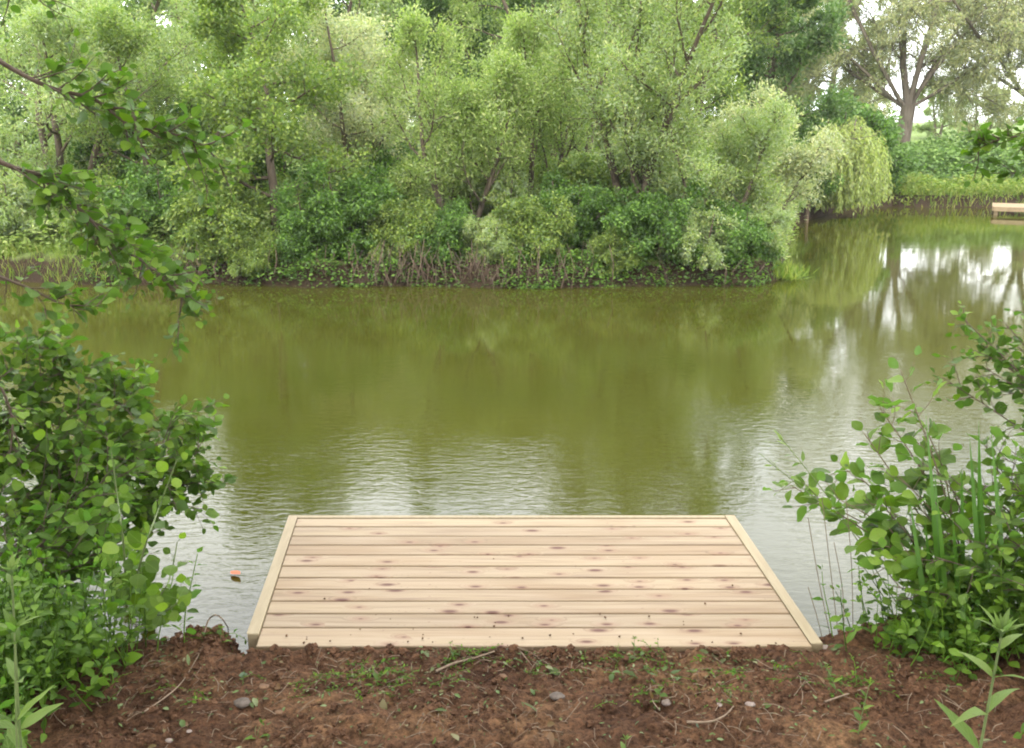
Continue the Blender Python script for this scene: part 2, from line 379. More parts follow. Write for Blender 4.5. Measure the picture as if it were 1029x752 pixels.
for i, j in idx: H[i, j] += soil_bump(gx[i, j], gy[i, j])
mf = (gy >= 9) & (gy < 60) & (np.abs(gx) < 60)
for i, j in np.argwhere(mf): H[i, j] += .10*fbm(gx[i, j], gy[i, j], .9, 2.)
def hgt(x, y):
    """height of the built ground sheet"""
    i = min(max(int(np.searchsorted(xs, x))-1, 0), len(xs)-2); j = min(max(int(np.searchsorted(yb, y))-1, 0), len(yb)-2)
    a = (x-xs[i])/(xs[i+1]-xs[i]); b = (y-yb[j])/(yb[j+1]-yb[j])
    return float((H[j, i]*(1-a)+H[j, i+1]*a)*(1-b)+(H[j+1, i]*(1-a)+H[j+1, i+1]*a)*b)
def ground_at(px, py):
    d = ray(px, py); o = np.array([0, 0, CAMZ]); t = 1.5
    while t < 8:
        p = o+d*t; g = p[2]-hgt(p[0], p[1])
        if g < .002: break
        t += max(.002, g*.5)
    p = o+d*t; p[2] = hgt(p[0], p[1]); return p
V = np.stack([gx, gy, H], -1).reshape(-1, 3)
nx = len(xs); ny = len(yb)
a = (np.arange(ny-1)[:, None]*nx+np.arange(nx-1)[None, :])
Q = np.stack([a, a+1, a+nx+1, a+nx], -1).reshape(-1, 4)
mb = MB(); mb.add(V, Q); o = mb.build('ground', M['ground'], smooth=True); tag(o, kind='structure', label='brown dug soil bank in front and grassy banks round the pond')
mb = MB(); mb.add([(-70, .5, 0), (75, .5, 0), (75, 30, 0), (-70, 30, 0)], [[0, 1, 2, 3]])
o = mb.build('water', M['water']); tag(o, kind='structure', label='murky olive green pond water with ripples')

# ------------------------------------------------------------------ landing stage
DZ = .35
BL, BR, FL, FR = atz(290, 517.5, DZ), atz(737, 517.5, DZ), atz(244.5, 649, DZ), atz(829, 649, DZ)
def dk(u, v):   # u 0..1 left-right, v 0..1 front-back
    return (FL*(1-u)+FR*u)*(1-v)+(BL*(1-u)+BR*u)*v
stage = empty('fishing_platform', (dk(.5, .5)[0], dk(.5, .5)[1], 0.))
tag(stage, 'new pale pine fishing platform of eleven boards at the water edge in the foreground', 'platform')
org = np.array(stage.location)
def plank(name, A, B, C, D, th, bev=.004, ztop=DZ, mat='trim'):
    """A,B,C,D plan corners (front-left, front-right, back-right, back-left); bevelled top edge"""
    c = (A+B+C+D)/4
    mb = MB()
    def ring(k, z): return [np.array([*(c[:2]+(p[:2]-c[:2])-np.sign(p[:2]-c[:2])*k), z]) for p in (A, B, C, D)]
    R = [ring(bev, ztop-th), ring(0, ztop-th+bev), ring(0, ztop-bev), ring(bev*.35, ztop-bev*.3), ring(bev, ztop)]
    V = np.array([v for r in R for v in r])
    q = [[3, 2, 1, 0]]
    for i in range(len(R)-1):
        for j in range(4):
            k = (j+1) % 4; q.append([i*4+j, i*4+k, i*4+4+k, i*4+4+j])
    b = (len(R)-1)*4; q.append([b, b+1, b+2, b+3])
    mb.add(V, q)
    o = mb.build(name, M[mat], stage, origin=c)
    o.location = [float(v) for v in c-org]
    return o
py_edges = [649, 629.5, 615.5, 603, 591, 579.5, 568, 557, 547, 538, 528.5, 520.2]
ys = [atz(500, p, DZ)[1] for p in py_edges]
y0, y1 = FL[1], BL[1]
SU = .020
rr = random.Random(4)
for i in range(11):
    v0 = (ys[i]-y0)/(y1-y0); v1 = (ys[i+1]-y0)/(y1-y0)
    gpp = .0032
    u0 = SU+.0012; u1 = 1-SU-.0012
    z = DZ-.004+rr.uniform(-.0012, .0012)
    A = dk(u0, v0+gpp); B = dk(u1, v0+gpp); C = dk(u1, v1-gpp); D = dk(u0, v1-gpp)
    b = plank('board', A, B, C, D, .028, .005, z, 'pine')
vE = (ys[-1]-y0)/(y1-y0)
plank('edge_trim', dk(0, .07), dk(SU, .07), dk(SU, .9995), dk(0, .9995), .125)
plank('edge_trim', dk(1-SU, .015), dk(1, .015), dk(1, .9995), dk(1-SU, .9995), .125)
plank('edge_trim', dk(SU+.0006, vE+.002), dk(1-SU-.0006, vE+.002), dk(1-SU-.0006, .9995), dk(SU+.0006, .9995), .125, .004, DZ-.001)
plank('bearer', dk(SU+.001, .0), dk(SU+.02, .0), dk(SU+.02, vE), dk(SU+.001, vE), .09, .003, DZ-.034)
plank('bearer', dk(1-SU-.02, .0), dk(1-SU-.001, .0), dk(1-SU-.001, vE), dk(1-SU-.02, vE), .09, .003, DZ-.034)
plank('bearer', dk(.49, .0), dk(.51, .0), dk(.51, vE), dk(.49, vE), .09, .003, DZ-.034)
for u in (SU+.012, 1-SU-.04):
    for v in (.93, .35):
        p = dk(u+.014, v); plank('post', *[np.array([p[0]+dx, p[1]+dy, 0]) for dx, dy in ((-.045, -.045), (.045, -.045), (.045, .045), (-.045, .045))], 1.2, .004, DZ-.127)

# ------------------------------------------------------------------ tree generator
class Spec:
    def __init__(s, **k): s.__dict__.update(k)
UP = np.array([0, 0, 1.])
def branch_pts(rng, p, d, L, nseg, wander, trop):
    pts = [p]; d = d/np.linalg.norm(d)
    st = L/nseg
    for i in range(nseg):
        d = d+rng.normal(0, wander, 3)+UP*trop
        d = d/np.linalg.norm(d); p = p+d*st; pts.append(p)
    return np.array(pts)
def side_dir(rng, d, ang, az):
    d = d/np.linalg.norm(d); r = np.cross(d, [0.2, .1, 1.] if abs(d[2]) < .9 else [1., 0, 0]); r /= np.linalg.norm(r); q = np.cross(d, r)
    return d*math.cos(ang)+(r*math.cos(az)+q*math.sin(az))*math.sin(ang)
def interp(pts, t):
    f = t*(len(pts)-1); i = min(int(f), len(pts)-2); return pts[i]+(pts[i+1]-pts[i])*(f-i), pts[i+1]-pts[i]

def make_tree(name, seed, base, height_m, R, leafmat, barkmat='bark', lean=(0, 0), stems=1, trunk_r=.09, first=.2,
              nl=14, nb=8, nt=8, leaf=(.07, .04), per=22, profile='round', trop=.06, droop=0., limb_ang=(55, 85), stem_spread=.35,
              spread_leaf=.26, density_up=1.0, fan=None):
    rng = np.random.default_rng(seed)
    wood = MB(); tw = []
    base = np.array(base, float)
    for s in range(stems):
        d0 = np.array([lean[0], lean[1], 1.])
        if stems > 1:
            az = 2*math.pi*(s+rng.uniform(-.3, .3))/stems; k = stem_spread*rng.uniform(.5, 1.2)
            d0 += np.array([math.cos(az)*k, math.sin(az)*k, 0])
            b0 = base+np.array([math.cos(az), math.sin(az), 0])*trunk_r*1.5
        else: b0 = base.copy()
        hh = height_m*(1 if stems == 1 else rng.uniform(.72, 1.03))
        tp = branch_pts(rng, b0-UP*.15, d0, hh+.15, 12, .07, .05)
        tr = trunk_r*(1-np.linspace(0, 1, 13))**.8+.008
        tr[0] *= 1.5; tr[1] *= 1.08
        wood.tube(tp, tr, 8)
        for i in range(nl):
            t = first+(1-first)*((i+rng.uniform(0, 1))/nl)
            pos, dd = interp(tp, min(t, .99))
            if profile == 'round': k = math.sin(math.pi*min(1, (t-first)/(1-first)*.80+.22))**.7
            elif profile == 'cone': k = (1.12-(t-first)/(1-first))**.8
            elif profile == 'spread': k = .8+.3*math.sin(t*6)
            elif profile == 'top': k = .45+.65*(t-first)/(1-first)
            else: k = 1
            az = i*2.399+rng.uniform(-.5, .5)
            ld = side_dir(rng, UP*.9+dd/np.linalg.norm(dd)*.3, RAD(rng.uniform(*limb_ang)), az)
            LL = R*max(.25, k)*rng.uniform(.65, 1.15)
            lp = branch_pts(rng, pos, ld, LL, 7, .12, trop)
            r1 = max(.008, tr[int(min(t, .99)*12)]*.5)
            wood.tube(lp, np.linspace(r1, .005, 8), 5)
            for j in range(nb):
                tj = .18+.82*(j+rng.uniform(0, 1))/nb
                pb, db = interp(lp, min(tj, .99))
                bd = side_dir(rng, db, RAD(rng.uniform(25, 70)), rng.uniform(0, 6.28))
                BLn = LL*.42*(1.15-tj*.55)*rng.uniform(.6, 1.2)
                bp = branch_pts(rng, pb, bd, max(.18, BLn), 5, .15, trop-droop*.5)
                wood.tube(bp, np.linspace(max(.004, r1*.35), .003, 6), 3)
                for q in range(nt):
                    tq = .15+.85*(q+rng.uniform(0, 1))/nt
                    pq, dq = interp(bp, min(tq, .99))
                    td = side_dir(rng, dq, RAD(rng.uniform(20, 65)), rng.uniform(0, 6.28))
                    tl = max(.14, BLn*.42)*rng.uniform(.6, 1.3)
                    p2 = branch_pts(rng, pq, td, tl, 3, .18, trop*.5-droop)
                    tw.append(p2)
    tw = np.array(tw)                       # (n,4,3)
    for p2 in tw[::2]: wood.tube(p2, [.004, .003, .0025, .002], 3)
    n = len(tw); k = rng.poisson(per*1.55, n).clip(2)
    ids = np.repeat(np.arange(n), k); T = rng.uniform(0.05, 1.08, len(ids))*3
    i0 = np.minimum(T.astype(int), 2); f = (T-i0)[:, None]
    a = tw[ids, i0]; b = tw[ids, i0+1]
    P = a+(b-a)*f+rng.normal(0, spread_leaf*.35, (len(ids), 3))
    A = norm(norm(b-a)*.7+rng.normal(0, .6, (len(ids), 3))-UP*droop*1.5)
    N = norm(UP*.5*density_up+rng.normal(0, .6, (len(ids), 3))+np.array([0, -.25, 0])*rng.uniform(-.2, 1, (len(ids), 1)))
    Ls = leaf[0]*.92*rng.uniform(.55, 1.3, len(ids)); Ws = leaf[1]*.9*rng.uniform(.6, 1.2, len(ids))
    keep = P[:, 2] > (.02 if abs(base).sum() == 0 else np.maximum(height(P[:, 0], P[:, 1]), 0)+.04)
    lv = MB(); leaves_far(lv, P[keep], A[keep], N[keep], Ls[keep], Ws[keep])
    e = empty(name, base)
    wood.build('trunk', M[barkmat], e, smooth=True, origin=base)
    lv.build('crown', M[leafmat], e, origin=base)
    return e

def gbase(px, D, dz=0):
    x = X(px, D, .7); return (x, D, float(height(x, D))+dz)
def copy_thing(src, loc, rz, s=1.0):
    c = src.copy(); COL.objects.link(c); c.location = [float(v) for v in loc]; c.rotation_euler = (0, 0, rz); c.scale = (s, s, s)
    for ch in list(src.children):
        k = ch.copy(); COL.objects.link(k); k.parent = c
    return c

G1 = 'trees growing on the opposite bank'
T = []
def HT(px, D, el): return (D*math.tan(RAD(el))-CAMZ-gbase(px, D)[2])/1.07
def tree(label, cat='tree', group=G1, name='tree', **k):
    e = make_tree(name, **k); tag(e, label, cat, group); return e

# front row on the opposite bank
tree('green alder with one straight dark trunk standing on the opposite bank left of centre', name='alder_tree', seed=11, base=gbase(277, 15.7), height_m=HT(277, 15.7, 25.0), R=1.75, leafmat='alder', trunk_r=.075, first=.16, nl=20, nb=8, nt=8, per=15, leaf=(.075, .05), profile='round', trop=.02, limb_ang=(65, 95))
tree('pale green willow at the far left of the opposite bank', name='willow_tree', seed=12, base=gbase(70, 18.5), height_m=HT(70, 18.5, 23.0), R=2.1, leafmat='sallow', stems=3, trunk_r=.08, first=.14, nl=10, nb=8, nt=7, per=16, leaf=(.085, .032), trop=.05)
tree('loose green young tree between the leftmost willow and the dark trunked alder', name='willow_tree', seed=13, base=gbase(172, 17.6), height_m=HT(172, 17.6, 22.5), R=1.35, leafmat='alder', stems=2, trunk_r=.06, first=.2, nl=10, nb=8, nt=6, per=15, leaf=(.075, .036))
tree('silvery grey willow standing just right of the dark trunked alder', name='willow_tree', seed=14, base=gbase(372, 18.2), height_m=HT(372, 18.2, 21.0), R=1.15, leafmat='silver', stems=3, trunk_r=.05, first=.2, nl=10, nb=7, nt=7, per=14, leaf=(.09, .026), trop=.10)
tree('pale yellowish sallow with a low forked trunk near the middle of the opposite bank', name='sallow_tree', seed=15, base=gbase(462, 15.9), height_m=HT(462, 15.9, 21.2), R=1.25, leafmat='yellow', stems=3, trunk_r=.05, first=.18, nl=10, nb=8, nt=7, per=13, leaf=(.075, .03), trop=.16, stem_spread=.35, limb_ang=(30, 70))
tree('low yellow green sallow right of the fork trunked sallow', name='sallow_tree', seed=16, base=gbase(535, 17.8), height_m=HT(535, 17.8, 21.5), R=1.2, leafmat='yellow', stems=3, trunk_r=.05, first=.12, nl=10, nb=7, nt=7, per=12, leaf=(.075, .030), trop=.15, limb_ang=(30, 75))
tree('tallest pale green sallow on the opposite bank with twin stems showing in its crown', name='sallow_tree', seed=17, base=gbase(640, 16.2), height_m=6.0, R=1.75, leafmat='sallow', stems=3, trunk_r=.07, first=.10, nl=15, nb=8, nt=8, per=12, leaf=(.08, .032), trop=.15, stem_spread=.25, limb_ang=(30, 75))
tree('silvery bushy sallow at the right tip of the opposite bank, sloping down to the water', name='sallow_tree', seed=18, base=gbase(722, 15.9), height_m=2.3, R=.8, leafmat='sallow', stems=6, trunk_r=.035, first=.05, nl=8, nb=7, nt=7, per=13, leaf=(.07, .026), trop=.14, stem_spread=.5)
tree('small whitish willow with upright shoots behind the right tip of the opposite bank', name='willow_tree', seed=19, base=gbase(768, 17.6), height_m=2.3, R=.6, leafmat='silver', stems=4, trunk_r=.035, first=.12, nl=8, nb=7, nt=6, per=13, leaf=(.085, .026), trop=.12, stem_spread=.35)
# behind them
tree('green alder behind the dark trunked alder, its top out of the photo', name='alder_tree', seed=21, base=gbase(300, 20.5), height_m=HT(300, 20.5, 23.0), R=2.2, leafmat='sallow', stems=2, trunk_r=.1, first=.12, nl=12, nb=8, nt=7, per=16, leaf=(.09, .05))
tree('broad dark green oak behind the fork trunked sallow', name='oak_tree', seed=22, base=gbase(455, 27), height_m=HT(455, 27, 21.0), R=3.0, leafmat='oak', stems=1, trunk_r=.2, first=.2, nl=18, nb=9, nt=8, per=14, leaf=(.13, .085), trop=.03)
tree('light green drooping tree behind the tallest sallow', name='birch_tree', seed=23, base=gbase(575, 23), height_m=HT(575, 23, 26.0), R=1.9, leafmat='yellow', stems=2, trunk_r=.09, first=.15, nl=14, nb=7, nt=7, per=15, leaf=(.09, .045), droop=.12, trop=-.02)
tree('dark green oak standing between the tallest sallow and the weeping willow', name='oak_tree', seed=24, base=gbase(758, 27), height_m=5.3, R=2.1, leafmat='oak', stems=1, trunk_r=.14, first=.25, nl=15, nb=8, nt=8, per=13, leaf=(.12, .08), trop=.03)
tree('green drooping ash tree whose lowest branches hang over the dark oak at the top', name='ash_tree', seed=25, base=gbase(700, 25), height_m=7.6, R=2.4, leafmat='alder', stems=1, trunk_r=.14, first=.42, nl=15, nb=8, nt=7, per=14, leaf=(.11, .04), droop=.1, trop=-.01)
tree('bluish green tree at the top left corner behind the leftmost willow', name='alder_tree', seed=26, base=gbase(30, 25), height_m=HT(30, 25, 21.5), R=3., leafmat='nettle', stems=2, trunk_r=.1, first=.1, nl=13, nb=8, nt=7, per=16, leaf=(.12, .07))
tree('tall pale tree behind the loose green young tree on the left', name='willow_tree', seed=27, base=gbase(195, 26), height_m=HT(195, 26, 22.0), R=2.6, leafmat='sallow', stems=2, trunk_r=.11, first=.1, nl=12, nb=8, nt=7, per=15, leaf=(.12, .045))

tree('dark green tree filling the gap between the oak and the silvery willow', name='alder_tree', seed=28, base=gbase(345, 24), height_m=HT(345, 24, 22.0), R=2.2, leafmat='oak', stems=2, trunk_r=.09, first=.08, nl=12, nb=8, nt=7, per=14, leaf=(.11, .06))
tree('dark green tree filling the gap between the oak and the light drooping tree', name='alder_tree', seed=29, base=gbase(515, 25), height_m=HT(515, 25, 22.5), R=2.0, leafmat='oak', stems=2, trunk_r=.09, first=.08, nl=12, nb=8, nt=7, per=14, leaf=(.11, .06))
tree('green tree between the tallest sallow and the drooping ash', name='alder_tree', seed=30, base=gbase(655, 24.5), height_m=HT(655, 24.5, 25.), R=2.0, leafmat='alder', stems=2, trunk_r=.09, first=.08, nl=12, nb=8, nt=7, per=14, leaf=(.11, .06))
tree('light leafy tree between the leftmost willow and the tall pale tree', name='willow_tree', seed=33, base=gbase(120, 23), height_m=HT(120, 23, 21.5), R=2.1, leafmat='sallow', stems=2, trunk_r=.09, first=.08, nl=12, nb=8, nt=7, per=14, leaf=(.11, .05))
# far right: big old willows with sky between their limbs
def crack_willow(seed, base, hgt_, label, dirs, r0, R):
    rng = np.random.default_rng(seed); wood = MB(); tw = []; base = np.array(base, float)
    fork = base+np.array([.15, 0, hgt_*.17])
    wood.tube([base-UP*.4, base+UP*.5, fork], [r0*1.3, r0*1.02, r0*.9], 10)
    limbs = []
    for (dx, dy, dz, L, rk) in dirs:
        lp = branch_pts(rng, fork-UP*rng.uniform(0, .3), np.array([dx, dy, dz]), L, 10, .07, .02)
        wood.tube(lp, np.linspace(r0*rk, .04, 11), 7); limbs.append((lp, L, r0*rk))
    for lp, L, r in limbs:
        for i in range(13):
            t = .12+.88*(i+rng.uniform(0, 1))/13; p, d = interp(lp, min(t, .99))
            bd = side_dir(rng, d, RAD(rng.uniform(30, 70)), rng.uniform(0, 6.28)); bl = L*.34*(1.2-.6*t)*rng.uniform(.6, 1.2)
            bp = branch_pts(rng, p, bd, bl, 7, .12, .01); wood.tube(bp, np.linspace(r*.25, .012, 8), 5)
            for j in range(9):
                tj = .2+.8*(j+rng.uniform(0, 1))/9; pj, dj = interp(bp, min(tj, .99))
                sd = side_dir(rng, dj, RAD(rng.uniform(25, 65)), rng.uniform(0, 6.28))
                s2 = branch_pts(rng, pj, sd, bl*.4*rng.uniform(.6, 1.3), 5, .12, -.03); wood.tube(s2, np.linspace(.018, .006, 6), 3)
                for q in range(6):
                    pq, dq = interp(s2, rng.uniform(.1, .99))
                    t2 = branch_pts(rng, pq, side_dir(rng, dq, RAD(rng.uniform(20, 60)), rng.uniform(0, 6.28)), rng.uniform(.3, .75), 3, .15, -.10)
                    tw.append(t2)
    tw = np.array(tw)
    for p2 in tw[::3]: wood.tube(p2, [.007, .006, .005, .004], 3)
    n = len(tw); ids = np.repeat(np.arange(n), 22); TT = rng.uniform(0, 1.05, len(ids))*3; i0 = np.minimum(TT.astype(int), 2); f = (TT-i0)[:, None]
    a = tw[ids, i0]; b = tw[ids, i0+1]; P = a+(b-a)*f+rng.normal(0, .06, (len(ids), 3))
    A = norm(norm(b-a)*.6+rng.normal(0, .5, (len(ids), 3))-UP*.25); N = norm(UP*.8+rng.normal(0, .6, (len(ids), 3)))
    lv = MB(); leaves_far(lv, P, A, N, rng.uniform(.09, .17, len(ids)), rng.uniform(.026, .042, len(ids)))
    e = empty('old_willow', base); wood.build('trunk', M['bark_grey'], e, True, base); lv.build('crown', M['greywillow'], e, origin=base)
    return tag(e, label, 'tree', 'old grey willows on the far bank')
b1 = gbase(903, 37)
crack_willow(31, b1, 13, 'big old grey willow with spreading limbs and thick forked trunk on the far right bank', [(-.75, -.1, 1, 8, .30), (-.12, .2, 1.2, 8.5, .5), (.22, -.1, 1.3, 8.5, .42), (.55, .1, 1, 8, .30), (-1.25, .1, .75, 6.5, .24), (1.0, -.2, .62, 6.5, .24), (-1.0, .6, .8, 6.5, .22), (.9, .7, .9, 6.5, .22)], .28, 4)
b2 = gbase(1032, 38)
crack_willow(32, b2, 13, 'old grey willow leaning in from the right edge of the photo above the hedge', [(-.5, 0, 1.2, 8, .4), (.2, .2, 1.2, 8, .45), (-.95, -.3, .9, 6.5, .3), (.9, 0, .8, 6, .3), (-.7, .5, .7, 6.5, .25)], .29, 4)

# distant trees filling the view beyond
protos = []
pr = make_tree('distant_tree', 41, (0, 0, 0), 7.5, 3.4, 'greywillow', 'bark_grey', stems=2, trunk_r=.16, first=.06, nl=12, nb=8, nt=6, per=15, leaf=(.20, .10), trop=.03); protos.append(pr)
pr2 = make_tree('distant_tree', 42, (0, 0, 0), 7.0, 3.2, 'sallow', 'bark_grey', stems=2, trunk_r=.16, first=.06, nl=12, nb=8, nt=6, per=15, leaf=(.20, .12), trop=.03); protos.append(pr2)
spots = [(-60, 34, 1, .8, 'at the far left beyond the leftmost willow'), (90, 36, 0, .85, 'at the left, seen through the willow tops'), (235, 34, 1, .80, 'beyond the dark trunked alder'), (375, 38, 0, .88, 'beyond the silvery willow'),
         (520, 36, 1, 1.05, 'beyond the yellow green sallow'), (575, 44, 0, 1.6, 'glimpsed beyond the light green drooping tree'), (445, 42, 1, 1.05, 'behind the broad dark oak'), (640, 38, 0, .95, 'beyond the tallest sallow'), (740, 42, 1, 1.05, 'behind the dark oak near the weeping willow'), (815, 44, 0, .95, 'just left of the big old willow'),
         (868, 50, 0, .46, 'low behind the big old willow'), (985, 46, 0, .48, 'low between the two old willows'), (940, 54, 1, .45, 'under the right limbs of the big old willow'), (1060, 48, 1, .50, 'at the right edge behind the leaning old willow')]
for i, (px, D, k, s, w) in enumerate(spots):
    b = gbase(px, D)
    if i < 2:
        src = protos[k]; e = src; e.location = b; e.scale = (s, s, s); e.rotation_euler = (0, 0, i*1.3)
    else: e = copy_thing(protos[k], b, i*1.7, s)
    tag(e, ['greyish', 'light green'][k]+' distant tree '+w, 'tree', 'distant trees beyond the pond')

cano = make_tree('shade_tree', 43, (0, 0, 0), 7.6, 3.6, 'alder', 'bark', stems=1, trunk_r=.15, first=.38, nl=18, nb=8, nt=7, per=20, leaf=(.18, .13), trop=.03, limb_ang=(60, 85))  # unseen canopy, added to keep sky light off the landing and soil
for i, (x, y, s_, lb) in enumerate([(-2.9, .9, 1., 'tall unseen alder added behind the viewer on the left to shade the near bank'), (3.1, 1.0, 1., 'tall unseen alder added behind the viewer on the right to shade the near bank'), (.3, -3.2, 1.1, 'tall unseen alder added for shade straight behind the viewer'), (-6.6, .8, .95, 'tall unseen alder added for shade on the near bank, far out to the left'), (6.8, .8, .95, 'tall unseen alder added for shade on the near bank, far out to the right')]):
    p_ = (x, y, float(height(x, y))-.1)
    if i == 0: e = cano; e.location = p_
    else: e = copy_thing(cano, p_, 2.3*i, s_)
    tag(e, lb, 'tree', 'unseen trees added to shade the near bank')
# understorey shrubs along the bank
sh = []
def shrub(seed, mat, hgt_, R, leaf, **k):
    return make_tree('bank_shrub', seed, (0, 0, 0), hgt_, R, mat, 'bark', stems=6, trunk_r=.022, first=.03, nl=7, nb=6, nt=6, per=13, leaf=leaf, trop=-.02, droop=.12, spread_leaf=.12, stem_spread=.6, **k)
# prototypes are placed by the first use
protoB = [shrub(51, 'bushdark', 1.15, .65, (.06, .04)), shrub(52, 'alder', 1.2, .6, (.07, .045)), shrub(53, 'sallow', 1.1, .62, (.07, .034)), shrub(54, 'bushdark', 1.5, .7, (.07, .045))]
usedB = [0]*4
spB = [(20, 16.4, 2, 1., 'pale leafy shrub at the far left above the grassy bank'), (105, 15.9, 1, .9, 'green shrub by the water left of the bundle of bare stems'), (160, 16.2, 0, 1.1, 'dark shrub behind the bundle of bare stems'), (222, 15.3, 1, .95, 'bright shrub at the left foot of the dark trunked alder'),
       (258, 14.95, 1, .62, 'leafy low sprays hanging to the water in front of the dark trunked alder'), (320, 15.2, 3, .8, 'glossy dark shrub at the right foot of the dark trunked alder'), (352, 15.6, 3, .95, 'dark shrub below the silvery willow'),
       (408, 15.3, 1, .75, 'green shrub over the bare roots left of the fork trunked sallow'), (440, 15.3, 0, .8, 'dark shrub at the foot of the fork trunked sallow'), (495, 15.0, 2, .62, 'small pale sprays over the hanging roots at mid bank'), (540, 15.1, 1, .8, 'green shrub right of the hanging roots'),
       (575, 15.6, 3, .8, 'dark glossy shrub left of the tallest sallow'), (618, 14.9, 1, .66, 'bright sprays of leaves hanging just above the water'), (655, 15.1, 3, .85, 'glossy dark shrub under the tallest sallow'), (700, 14.95, 2, .75, 'pale shrub overhanging the water right of the bright sprays'),
       (742, 15.2, 0, .8, 'dark shrub under the silvery bushy sallow'), (762, 15.5, 2, .6, 'pale shrub at the very tip of the opposite bank'), (130, 19.5, 3, 1.3, 'dark shrub in the gap behind the left bank trees'), (395, 18.5, 0, 1.2, 'dark shrub behind the silvery willow'), (590, 18.8, 2, 1.1, 'pale shrub behind the tallest sallow'),
       (782, 21.5, 2, .6, 'small pale shrub on the shore left of the weeping willow'), (845, 29.5, 3, 1.9, 'dark shrub directly behind the weeping willow'), (790, 25, 0, 1.3, 'dark green shrub under the oak near the weeping willow'), (700, 20, 1, 1.4, 'tall green shrub behind the silvery bushy sallow'),
       (240, 19, 3, 1.4, 'dark tall shrub behind the alder trunk'), (500, 20, 1, 1.3, 'green shrub behind the two yellow sallows'), (425, 17.0, 1, 1.0, 'green shrub behind and left of the fork trunked sallow'), (505, 16.7, 2, 1.0, 'pale shrub between the fork trunked sallow and the low yellow green sallow'), (600, 17.0, 1, 1.05, 'green shrub just left of and behind the tallest sallow'), (690, 16.9, 2, 1.1, 'pale shrub between the tallest sallow and the silvery bushy sallow'),
       (-40, 16.8, 1, 1.1, 'green shrub just past the left edge of the opposite bank')]
for i, (px, D, k, s, lb) in enumerate(spB):
    b = gbase(px, D)
    if px in (258, 618): D = 14.85; b = gbase(px, D); b = (b[0], D, .12); s *= .85
    elif D < 15.45: b = (b[0], D, b[2]-.08)
    if not usedB[k]: e = protoB[k]; usedB[k] = 1; e.location = b; e.scale = (s, s, s)
    else: e = copy_thing(protoB[k], b, i*2.1, s)
    tag(e, lb, 'shrub', 'shrubs along the opposite bank')

# bare roots and stems along the eroded bank: uncountable tangle
rng = np.random.default_rng(61)
mb = MB()
for i in range(240):
    px = rng.choice([rng.uniform(190, 780), rng.normal(500, 50), rng.normal(185, 12), rng.normal(415, 30)])
    x = X(px, 14.8, .3)
    yy = np.linspace(13.6, 16, 50); sd = pond_sd(np.full(50, x), yy); yb_ = yy[np.argmax(sd > .02)]
    top = np.array([x, yb_+rng.uniform(.05, .55), rng.uniform(.2, .68)])
    L = top[2]-rng.uniform(-.05, .25)
    bot = np.array([x+rng.normal(0, .14), yb_+rng.uniform(-.18, .08), top[2]-L])
    m_ = (top+bot)/2+np.array([rng.normal(0, .06), -rng.uniform(0, .16), rng.uniform(0, .1)])
    r = rng.uniform(.0025, .008)
    mb.tube([top, m_, bot], [r*.8, r, r*.6], 4)
tag(mb.build('root_tangle', M['root'], smooth=True), 'brown dry roots and stems hanging down the eroded opposite bank', 'roots', kind='stuff')

# --- leafy ground cover (nobody could count it)
def cover(name, label, seed, n, region, mat, hfun, leaf, cat='undergrowth', up=.5, blades=False, wid=.02):
    rng = np.random.default_rng(seed); P = region(rng, n)
    z = height(P[:, 0], P[:, 1]); d = pond_sd(P[:, 0], P[:, 1]); k = d > .0; P = P[k]; z = z[k]; n = len(P)
    mb = MB()
    if blades:
        L = hfun(P, rng); A = norm(UP+rng.normal(0, .28, (n, 3))); S = norm(rng.normal(0, 1, (n, 3))*[1, 1, .1])
        B = np.stack([P[:, 0], P[:, 1], z-.02], 1); w = wid*rng.uniform(.5, 1.2, (n, 1)); bend = norm(rng.normal(0, 1, (n, 3))*[1, 1, 0])*L[:, None]*.25
        mid = B+A*L[:, None]*.55+bend*.3; tip = B+A*L[:, None]+bend-UP*L[:, None]*.06
        V = np.stack([B-S*w*.5, B+S*w*.5, mid+S*w*.4, mid-S*w*.4, tip+S*w*.05, tip-S*w*.05], 1).reshape(-1, 3)
        q = np.array([[0, 1, 2, 3], [3, 2, 4, 5]]); Q = (q[None]+(np.arange(n)*6)[:, None, None]).reshape(-1, 4); mb.add(V, Q)
    else:
        hh = hfun(P, rng); zz = z+hh*rng.uniform(0, 1, n)**.7
        PP = np.stack([P[:, 0], P[:, 1], zz], 1)
        A = norm(rng.normal(0, 1, (n, 3))*[1, 1, .4]-UP*.15); N = norm(UP+rng.normal(0, .5, (n, 3)))
        leaves_far(mb, PP, A, N, leaf[0]*rng.uniform(.6, 1.3, n), leaf[1]*rng.uniform(.7, 1.2, n))
    return tag(mb.build(name, M[mat]), label, cat, kind='stuff')
def lump(P, s, seed=0.):
    return np.array([mnoise.noise(Vector((p[0]*s+seed, p[1]*s, seed))) for p in P])
def rect(x0, x1, y0, y1): return lambda rng, n: np.stack([rng.uniform(x0, x1, n), rng.uniform(y0, y1, n)], 1)
cover('nettle_bed', 'dense mass of nettles and brambles on the far right bank', 71, 60000, rect(8.5, 26, 30.2, 34.5), 'nettle', lambda P, r: (1.0+.5*lump(P, .6))*np.clip((P[:, 1]-29.6)/2.2, .35, 1), (.15, .09))
cover('low_weeds', 'lighter green low weeds at the far right water edge', 72, 22000, rect(8.5, 26, 28.4, 30.8), 'grass', lambda P, r: .25+.35*np.clip(lump(P, .9)+.4, 0, 1), (.12, .04))
cover('grass', 'long grass on the far right shore', 73, 9000, rect(8.5, 24, 28.2, 31), 'grass', lambda P, r: r.uniform(.08, .32, len(P)), None, 'grass', blades=True, wid=.03)
